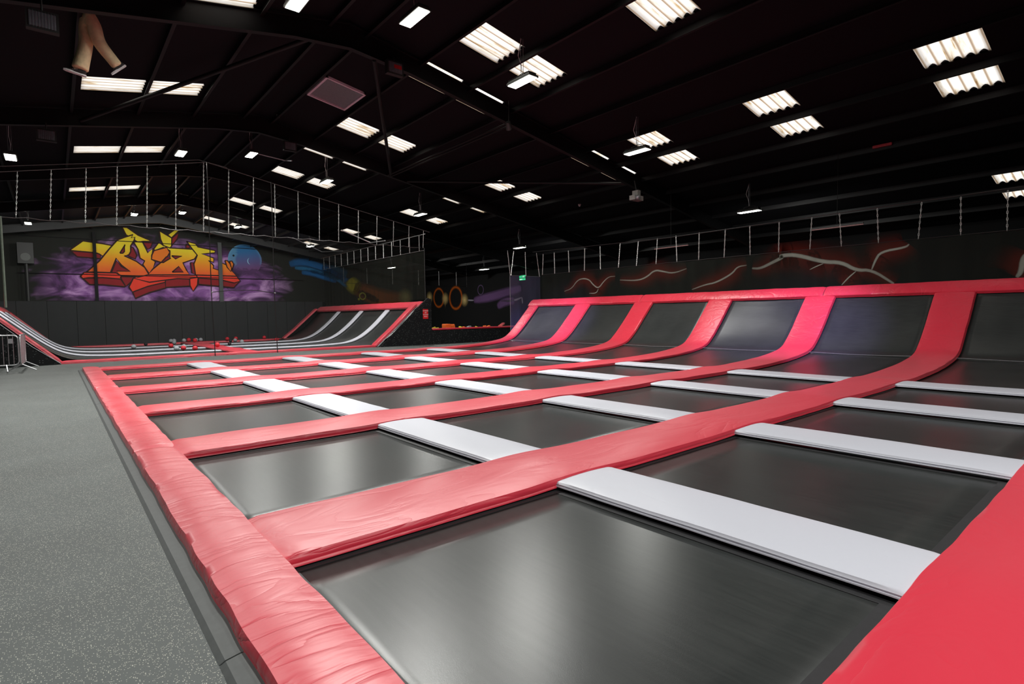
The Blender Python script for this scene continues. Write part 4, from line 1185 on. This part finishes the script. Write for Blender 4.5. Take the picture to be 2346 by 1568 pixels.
# ------------------------------------------------------------------ murals
LET = [('D', [(1.3,7.23),(2.94,7.16),(3.25,7.08),(3.24,6.68),(1.7,6.76)]),
 ('F', [(1.27,7.31),(2.12,8.09),(2.82,8.01),(3.45,7.95),(4.21,7.82),(3.94,7.55),(3.43,6.9),(3.16,7.08),(2.94,7.16),(1.33,7.24)]),
 ('D', [(6.25,8.31),(7.01,8.36),(6.85,7.82),(6.6,7.68)]),
 ('F', [(4.83,9.48),(5.19,9.47),(5.97,8.85),(6.84,8.47),(6.77,8.37),(6.29,8.35),(5.94,8.23),(5.68,8.43),(5.1,8.82)]),
 ('D', [(5.32,7.88),(5.58,7.74),(5.79,7.11),(5.68,6.78),(5.35,6.92),(5.12,7.07)]),
 ('D', [(3.92,5.51),(4.32,6.59),(4.65,6.09),(5.3,5.68),(4.56,5.45)]),
 ('F', [(2.25,5.52),(3.16,6.49),(3.88,7.55),(4.46,8.33),(5.02,8.62),(5.6,8.88),(5.46,8.59),(5.72,8.67),(5.66,8.39),(5.39,7.89),(5.37,7.4),(5.23,7.12),(4.89,7.02),(5.74,6.58),(6.33,6.08),(6.59,5.54),(6.59,5.34),(4.55,5.27),(4.31,5.68),(5.27,5.7),(4.66,6.21),(4.33,6.79),(3.87,5.54),(2.72,5.54)]),
 ('D', [(4.6,7.22),(5.0,7.98),(4.92,7.38),(4.8,7.23)]),
 ('F', [(5.61,8.26),(6.25,8.31),(6.62,7.36),(7.02,7.79),(6.87,6.8),(7.15,6.61),(6.91,5.94),(7.53,6.54),(7.42,5.55),(6.65,5.52),(6.2,6.32),(6.35,6.65),(6.02,6.88),(5.91,7.6)]),
 ('D', [(8.48,8.8),(9.02,9.3),(8.91,8.75),(8.49,8.16)]),
 ('F', [(7.54,9.39),(8.48,8.8),(8.45,8.09),(8.26,7.83),(7.8,8.09),(7.61,8.65)]),
 ('F', [(8.16,9.07),(8.69,9.53),(9.05,9.57),(8.97,9.38),(8.48,8.83)]),
 ('F', [(7.05,7.71),(7.46,8.34),(7.8,8.09),(8.26,7.91),(10.1,7.9),(10.48,7.46),(10.21,7.01),(9.26,6.61),(9.53,5.96),(9.74,5.54),(6.51,5.43),(6.91,5.94),(7.53,6.54),(8.26,7.0),(8.29,7.66),(7.8,7.92),(7.19,7.6)]),
 ('O', [(6.89,7.17),(7.08,7.59),(8.05,7.94),(8.28,7.5),(7.82,6.64),(7.53,6.59),(6.87,6.8)]),
 ('D', [(7.6,6.59),(8.01,7.11),(8.33,7.0),(7.71,6.55)]),
 ('D', [(8.41,7.21),(9.21,7.2),(8.69,6.94)]),
 ('D', [(8.39,5.75),(8.92,6.27),(9.27,5.78)]),
 ('D', [(9.59,8.34),(9.88,8.19),(9.84,7.97),(9.54,7.99)]),
 ('F', [(9.64,8.59),(10.34,8.43),(10.52,8.14),(11.95,7.89),(11.9,7.67),(10.8,7.52),(11.8,7.18),(11.78,6.79),(11.36,6.94),(11.77,6.47),(11.72,6.22),(12.15,6.06),(12.38,6.78),(12.81,6.62),(13.71,5.54),(10.19,5.54),(10.12,6.5),(10.45,7.37),(9.99,8.02)]),
 ('D', [(9.86,6.66),(10.12,6.67),(10.23,5.58),(9.94,5.72)]),
 ('O', [(12.75,7.01),(12.99,6.98),(13.34,6.47),(13.23,5.97),(12.92,6.36)]),
 ('O', [(13.15,6.94),(13.35,6.98),(13.51,6.7),(13.35,6.15),(13.25,6.46)]),
 ('D', [(1.99,4.99),(3.33,5.09),(4.54,5.01),(4.84,4.35),(3.3,4.5),(2.42,4.49)]),
 ('R', [(1.84,5.16),(2.1,5.49),(4.24,5.52),(4.62,5.28),(4.54,5.01),(3.33,5.09),(2.39,5.05),(1.99,4.97)]),
 ('D', [(4.55,5.21),(5.68,5.2),(5.19,4.67),(4.88,4.38),(4.61,4.97)]),
 ('D', [(5.36,3.9),(6.47,4.41),(7.78,4.81),(7.83,4.31),(6.58,3.88),(5.54,3.36)]),
 ('R', [(5.11,4.34),(5.44,5.08),(5.68,5.25),(7.87,5.27),(7.8,4.81),(6.47,4.41),(5.36,3.9)]),
 ('D', [(7.82,5.02),(8.77,5.17),(9.73,5.16),(9.7,4.52),(7.83,4.36)]),
 ('R', [(6.51,5.43),(10.27,5.52),(10.41,5.31),(9.73,5.16),(8.77,5.17),(7.82,5.0),(6.62,4.78),(5.54,5.08)]),
 ('R', [(9.73,5.2),(10.41,5.31),(10.35,4.62),(9.98,4.04),(9.74,4.56)]),
 ('D', [(10.45,5.27),(12.12,5.18),(13.4,4.89),(13.98,5.06),(13.42,4.44),(10.46,4.69)]),
 ('R', [(10.27,5.54),(11.74,5.54),(13.71,5.54),(14.02,5.08),(13.48,4.89),(12.12,5.18),(10.41,5.27)])]
PLANET = [(14.56, 7.15), (16.08, 7.23), (14.62, 8.72), (13.54, 7.52), (15.02, 7.06)]
STREAK = [('b', 0.55, [(18.76, 6.92), (19.79, 7.22), (20.82, 7.22), (22.08, 6.71), (23.53, 6.2), (24.93, 5.3)]), ('b2', 0.3, [(19.29, 6.6), (20.45, 6.56), (22.06, 6.18), (23.66, 5.7), (24.83, 4.71)]), ('b', 0.35, [(19.96, 6.14), (21.0, 6.14), (22.05, 5.83), (23.64, 5.27)]), ('b3', 0.9, [(22.16, 6.86), (23.32, 6.62), (24.8, 5.95)]), ('y', 0.9, [(25.09, 5.6), (25.53, 4.87), (26.3, 4.44)]), ('o', 1.1, [(25.68, 4.73), (27.09, 4.16), (28.54, 3.57), (30.38, 3.35), (32.58, 3.6)]), ('o2', 0.35, [(26.14, 4.29), (27.47, 3.63), (28.52, 3.19)])]
GRING = [(26.6, 3.74), (26.94, 3.74), (26.15, 3.39), (31.96, 3.71)]
RINGS = [(52.29, 3.42), (51.03, 3.38), (52.25, 4.16), (48.93, 3.29), (47.61, 3.25), (48.9, 4.1), (44.45, 3.95), (43.93, 3.92), (44.44, 4.39)]
FLARE = [(54.2, 3.52), (50.96, 3.28), (47.28, 3.02)]
BOLT = [(0.1, [(32.7, 3.32), (31.84, 3.51), (31.23, 4.13), (30.64, 4.28), (29.92, 4.16), (29.5, 3.72), (28.94, 3.37), (28.39, 3.92), (27.85, 4.25), (27.26, 4.24)]), (0.07, [(28.94, 3.37), (29.15, 3.02), (29.93, 3.05)]), (0.12, [(26.81, 3.93), (25.2, 3.79), (24.37, 3.98), (23.68, 4.46), (23.01, 4.32), (22.15, 4.11), (21.1, 4.37)]), (0.11, [(20.7, 2.94), (19.71, 3.22), (18.95, 3.31), (17.86, 3.8), (17.51, 4.23), (16.91, 4.27)]), (0.22, [(16.57, 4.06), (16.07, 4.0), (15.35, 4.3), (14.65, 4.6), (14.95, 4.61), (14.63, 4.68), (13.92, 4.63), (12.5, 4.1), (11.58, 4.02), (10.87, 3.52), (10.15, 3.51), (9.15, 2.73)]), (0.12, [(10.15, 3.51), (10.0, 3.97), (9.76, 4.41), (8.67, 4.52), (8.53, 4.67)]), (0.06, [(12.5, 4.02), (12.86, 3.9), (13.23, 3.73)]), (0.07, [(10.87, 3.49), (11.23, 3.18), (11.57, 2.78)]), (0.2, [(4.14, 3.84), (4.31, 3.61), (4.35, 3.0), (4.5, 2.77)])]
PURPLE = [(0.55, [(45.63, 2.94), (44.17, 3.07), (42.35, 3.25), (39.73, 3.64), (38.23, 3.84)]), (0.12, [(41.2, 2.77), (39.75, 2.72), (38.89, 2.81), (38.15, 2.99)]), (0.1, [(38.15, 3.03), (38.05, 2.41)]), (0.1, [(46.74, 2.99), (45.63, 2.94)]), (0.5, [(41.79, 2.22), (40.64, 2.69), (39.21, 2.72)])]
def bisect_fill(polys, colf, y, levels):
    """flat paint layer from outlines in the wall plane, sliced so that the spray gradient follows height"""
    import bmesh
    bm = bmesh.new()
    for p in polys:
        vs = [bm.verts.new((a, y, b)) for a, b in p]
        try: bm.faces.new(vs)
        except ValueError: pass
    for lv in levels:
        g = bm.verts[:] + bm.edges[:] + bm.faces[:]
        bmesh.ops.bisect_plane(bm, geom=g, plane_co=(0, 0, lv), plane_no=(0, 0, 1))
    bmesh.ops.triangulate(bm, faces=bm.faces[:])
    bm.verts.ensure_lookup_table()
    mb = MB(); mb.v = [tuple(v.co) for v in bm.verts]; mb.f = [tuple(v.index for v in f.verts) for f in bm.faces]
    cols = [colf(v.co.z) for v in bm.verts]
    bm.free()
    return mb, cols

def add_ribbon(mb, cols, pts, w, c, to3, fade=True, a=1.0, taper=0.0):
    """brush stroke; to3 maps wall coordinates to space"""
    P = [Vector((p[0], p[1])) for p in pts]; n = len(P)
    prof = ([(-1, 0), (-.75, .07 * a), (-.5, .32 * a), (-.25, .75 * a), (0, a), (.25, .75 * a), (.5, .32 * a), (.75, .07 * a), (1, 0)] if fade == 'soft' else [(-1, 0), (-.45, a), (.45, a), (1, 0)]) if fade else [(-1, a), (1, a)]
    b = len(mb.v); m = len(prof)
    for i, p in enumerate(P):
        d = (P[min(i + 1, n - 1)] - P[max(i - 1, 0)]); d = d.normalized() if d.length else Vector((1, 0)); s = Vector((-d.y, d.x))
        k = 1 - taper * abs(2 * i / max(1, n - 1) - 1) ** 2
        for (u, al) in prof:
            q = p + s * u * w * k; mb.v.append(to3(q.x, q.y)); cols.append((*c, al * (k if fade else 1)))
    for i in range(n - 1):
        for j in range(m - 1):
            q = b + i * m + j; mb.f.append((q, q + 1, q + 1 + m, q + m))

def disc(mb, cols, c, rad, colf, to3, rings=8, seg=40, r0=0.0):
    b = len(mb.v)
    for i in range(rings + 1):
        r = r0 + (rad - r0) * i / rings
        for k in range(seg):
            a = 2 * math.pi * k / seg; dx, dz = r * math.cos(a), r * math.sin(a)
            mb.v.append(to3(c[0] + dx, c[1] + dz)); cols.append(colf(dx / rad, dz / rad))
    for i in range(rings):
        for k in range(seg):
            q = b + i * seg + k; q2 = b + i * seg + (k + 1) % seg; mb.f.append((q, q2, q2 + seg, q + seg))

def smooth2(pts, it=2):
    return [(p.x, p.y) for p in smooth_path([(a, b, 0) for a, b in pts], it)]
def lerp3(a, b, t): t = max(0, min(1, t)); return tuple(x + (y - x) * t for x, y in zip(a, b))

G = lambda d: (lambda x, z: (x, YF - d, z))
mural = thing('wall_mural', 'sprayed graffiti mural of orange lettering, purple clouds and blue planet on the far wall', 'mural', (8, YF, 3.2))
def fillc(z):
    Y_ = (.86, .66, .03); O_ = (.90, .33, .02); R_ = (.86, .13, .03)
    c = lerp3(O_, Y_, (z - 6.7) / 1.0) if z > 6.7 else lerp3(R_, O_, (z - 5.7) / 1.0)
    return (*c, 1)
zs = [5.7, 6.1, 6.5, 6.9, 7.3, 7.7, 8.1]
# purple cloud field
mb = MB(); cols = []
nx, nz = 60, 24
for i in range(nx + 1):
    for k in range(nz + 1):
        x = -2.9 + 27 * i / nx; z = 3.15 + 6.2 * k / nz
        e = 1.14 - (abs((x - 8.6) / 10.5)) ** 2.0 - (max(0, z - 4.4) / 4.2) ** 2 * .8
        e = max(0, min(1, e * 1.2)) * (1.0 if z > 3.5 else .6)
        mb.v.append((x, YF - .01, z)); cols.append((1, 1, 1, e))
for i in range(nx):
    for k in range(nz):
        q = i * (nz + 1) + k; mb.f.append((q, q + nz + 1, q + nz + 2, q + 1))
mesh('purple_clouds', mb, M['nebula'], mural, cols=cols)
# planet
mb = MB(); cols = []
pc = PLANET[0]; pr_ = PLANET[1][0] - pc[0]
def plc(u, v):
    t = (v + .55) / 1.1
    c = lerp3((.16, .07, .20), (.03, .16, .38), t + .1 * u * -1)
    if (u * u + v * v) > .8 and v > -.2: c = lerp3(c, (.12, .32, .55), .6)
    if u < -.5 and v > -.3: c = lerp3(c, (.15, .38, .55), .5)
    return (*c, 1 if v > -.6 else .35)
disc(mb, cols, pc, pr_, plc, G(.02))
disc(mb, cols, PLANET[3], .10, lambda u, v: (.01, .01, .015, 1), G(.03), 1, 12)
cp = []
for k in range(15):
    a = math.radians(110 + 150 * k / 14); cp.append((PLANET[4][0] + .33 * math.cos(a) + .1, PLANET[4][1] + .36 * math.sin(a)))
add_ribbon(mb, cols, cp, .05, (.35, .6, .85), G(.03), taper=.8)
mesh('blue_planet', mb, M['paint'], mural, cols=cols)
# streaks and rings
mb = MB(); cols = []
SC = {'b': (.02, .14, .38), 'b2': (.03, .20, .42), 'b3': (.02, .10, .20), 'y': (.42, .36, .03), 'o': (.30, .08, .015), 'o2': (.12, .04, .01)}
for c, w, p in STREAK: add_ribbon(mb, cols, smooth2(p), w * 1.1, SC[c], G(.02), a=.85 if c != 'b3' else .6, taper=.5)
disc(mb, cols, GRING[0], .42, lambda u, v: (.45, .42, .05, .8), G(.03), 1, 30, r0=.30)
disc(mb, cols, GRING[2], .13, lambda u, v: (.4, .4, .05, .8), G(.03), 1, 14)
disc(mb, cols, GRING[3], 1.1, lambda u, v: (.45, .40, .16, max(0, 1 - math.hypot(u, v)) * .9), G(.03), 6, 30)
mesh('colour_streaks', mb, M['paint'], mural, cols=cols)
# lettering
d = .03
for i, (k, p) in enumerate(LET):
    d += .004
    cf = fillc if k == 'F' else {'D': lambda z: (.26, .015, .02, 1), 'R': lambda z: (.84, .055, .03, 1), 'O': lambda z: (.86, .20, .02, 1)}[k]
    mb, cols = bisect_fill([p], cf, YF - d, zs if k == 'F' else [])
    add_ribbon(mb, cols, list(p) + [p[0]], .055, (.035, .012, .010), G(d + .002), fade=False)
    mesh('graffiti_letter_shape' if k in 'FO' else 'graffiti_letter_shadow', mb, M['paint'], mural, cols=cols)
for zz in (5.33, 8.25):
    mb = MB(); mb.box(-2.0, YF - .22, zz - .025, 20, YF - .2, zz + .025); mesh('panel_joint', mb, M['black'], mural)

# posts and loudspeaker against the graffiti wall
for x, w, nm, mt in ((2.86, .11, 'dark post standing before the left wing of the graffiti', 'black'), (12.3, .16, 'grey post standing between the lettering and the blue planet', 'trimrubber')):
    mb = MB(); mb.box(x - w, YF - .35, 0, x + w, YF - .12, roof_z(x) - .5)
    tag(mesh('wall_post', mb, M[mt], loc=(x, YF - .2, 0)), nm, 'post')
t = thing('loudspeaker', 'black loudspeaker on a pole at the left end of the graffiti wall', 'speaker', (-1.4, 57.3, 0))
mb = MB(); mb.box(-1.95, 57.0, 6.0, -1.0, 57.6, 7.6); mesh('cabinet', mb, M['steel_black'], t)
mb = MB(); mb.tube([(-1.48, 56.98, 6.5), (-1.48, 56.99, 6.5)], .3, 16); mesh('cone', mb, M['darkhouse'], t)
mb = MB(); mb.tube([(-1.48, 57.3, 0), (-1.48, 57.3, 6.0)], .12, 8); mesh('pole', mb, M['steel_black'], t)

# painted lightning on the right wall
S3 = lambda d: (lambda y, z: (XR_ - d, y, z))
m2 = thing('wall_mural', 'painted pale lightning bolts with dark red glow on the right wall', 'mural', (XR_, 16, 3))
mb = MB(); cols = []
for w, p in BOLT: add_ribbon(mb, cols, smooth2(p, 2), .8 + w * 2.6, (.30, .025, .015), S3(.01), fade='soft', a=.75, taper=.6)
mesh('red_glow_paint', mb, M['paint'], m2, cols=cols)
for w, p in BOLT:
    mb = MB(); cols = []
    add_ribbon(mb, cols, smooth2(p, 2), w * .62, (.85, .82, .72), S3(.03), a=1.0, taper=.55)
    mesh('lightning_bolt', mb, M['paint'], m2, cols=cols)
m3 = thing('wall_mural', 'painted orange rings and violet ray on the dark wall above the foam pit', 'mural', (XR_, 45, 3))
mb = MB(); cols = []
for c, rr in ((RINGS[0], 1.05), (RINGS[3], 1.2)):
    disc(mb, cols, c, rr * 1.12, lambda u, v: (.5, .10, .01, max(0, 1 - abs(math.hypot(u, v) - .86) * 7)), S3(.02), 14, 40, r0=rr * .6)
mesh('orange_rings', mb, M['paint'], m3, cols=cols)
mb = MB(); cols = []
for f in FLARE: disc(mb, cols, f, .75, lambda u, v: (.75, .55, .22, max(0, 1 - math.hypot(u, v)) ** 1.3), S3(.04), 6, 24)
add_ribbon(mb, cols, [(FLARE[1][0], 3.9), (FLARE[1][0], 3.3), (FLARE[1][0], 2.2)], .14, (.6, .4, .15), S3(.045), a=.8, taper=.9)
mesh('glow_points', mb, M['paint'], m3, cols=cols)
mb = MB(); cols = []
disc(mb, cols, RINGS[6], .52, lambda u, v: (.16, .10, .22, .8), S3(.03), 1, 30, r0=.42)
for w, p in PURPLE: add_ribbon(mb, cols, smooth2(p, 2), w, (.26, .13, .34) if w > .2 else (.45, .40, .48), S3(.03), a=.7, taper=.5)
mesh('violet_ray', mb, M['paint'], m3, cols=cols)


# remove helper properties
for o in list(bpy.data.objects):
    if '_base' in o: del o['_base']
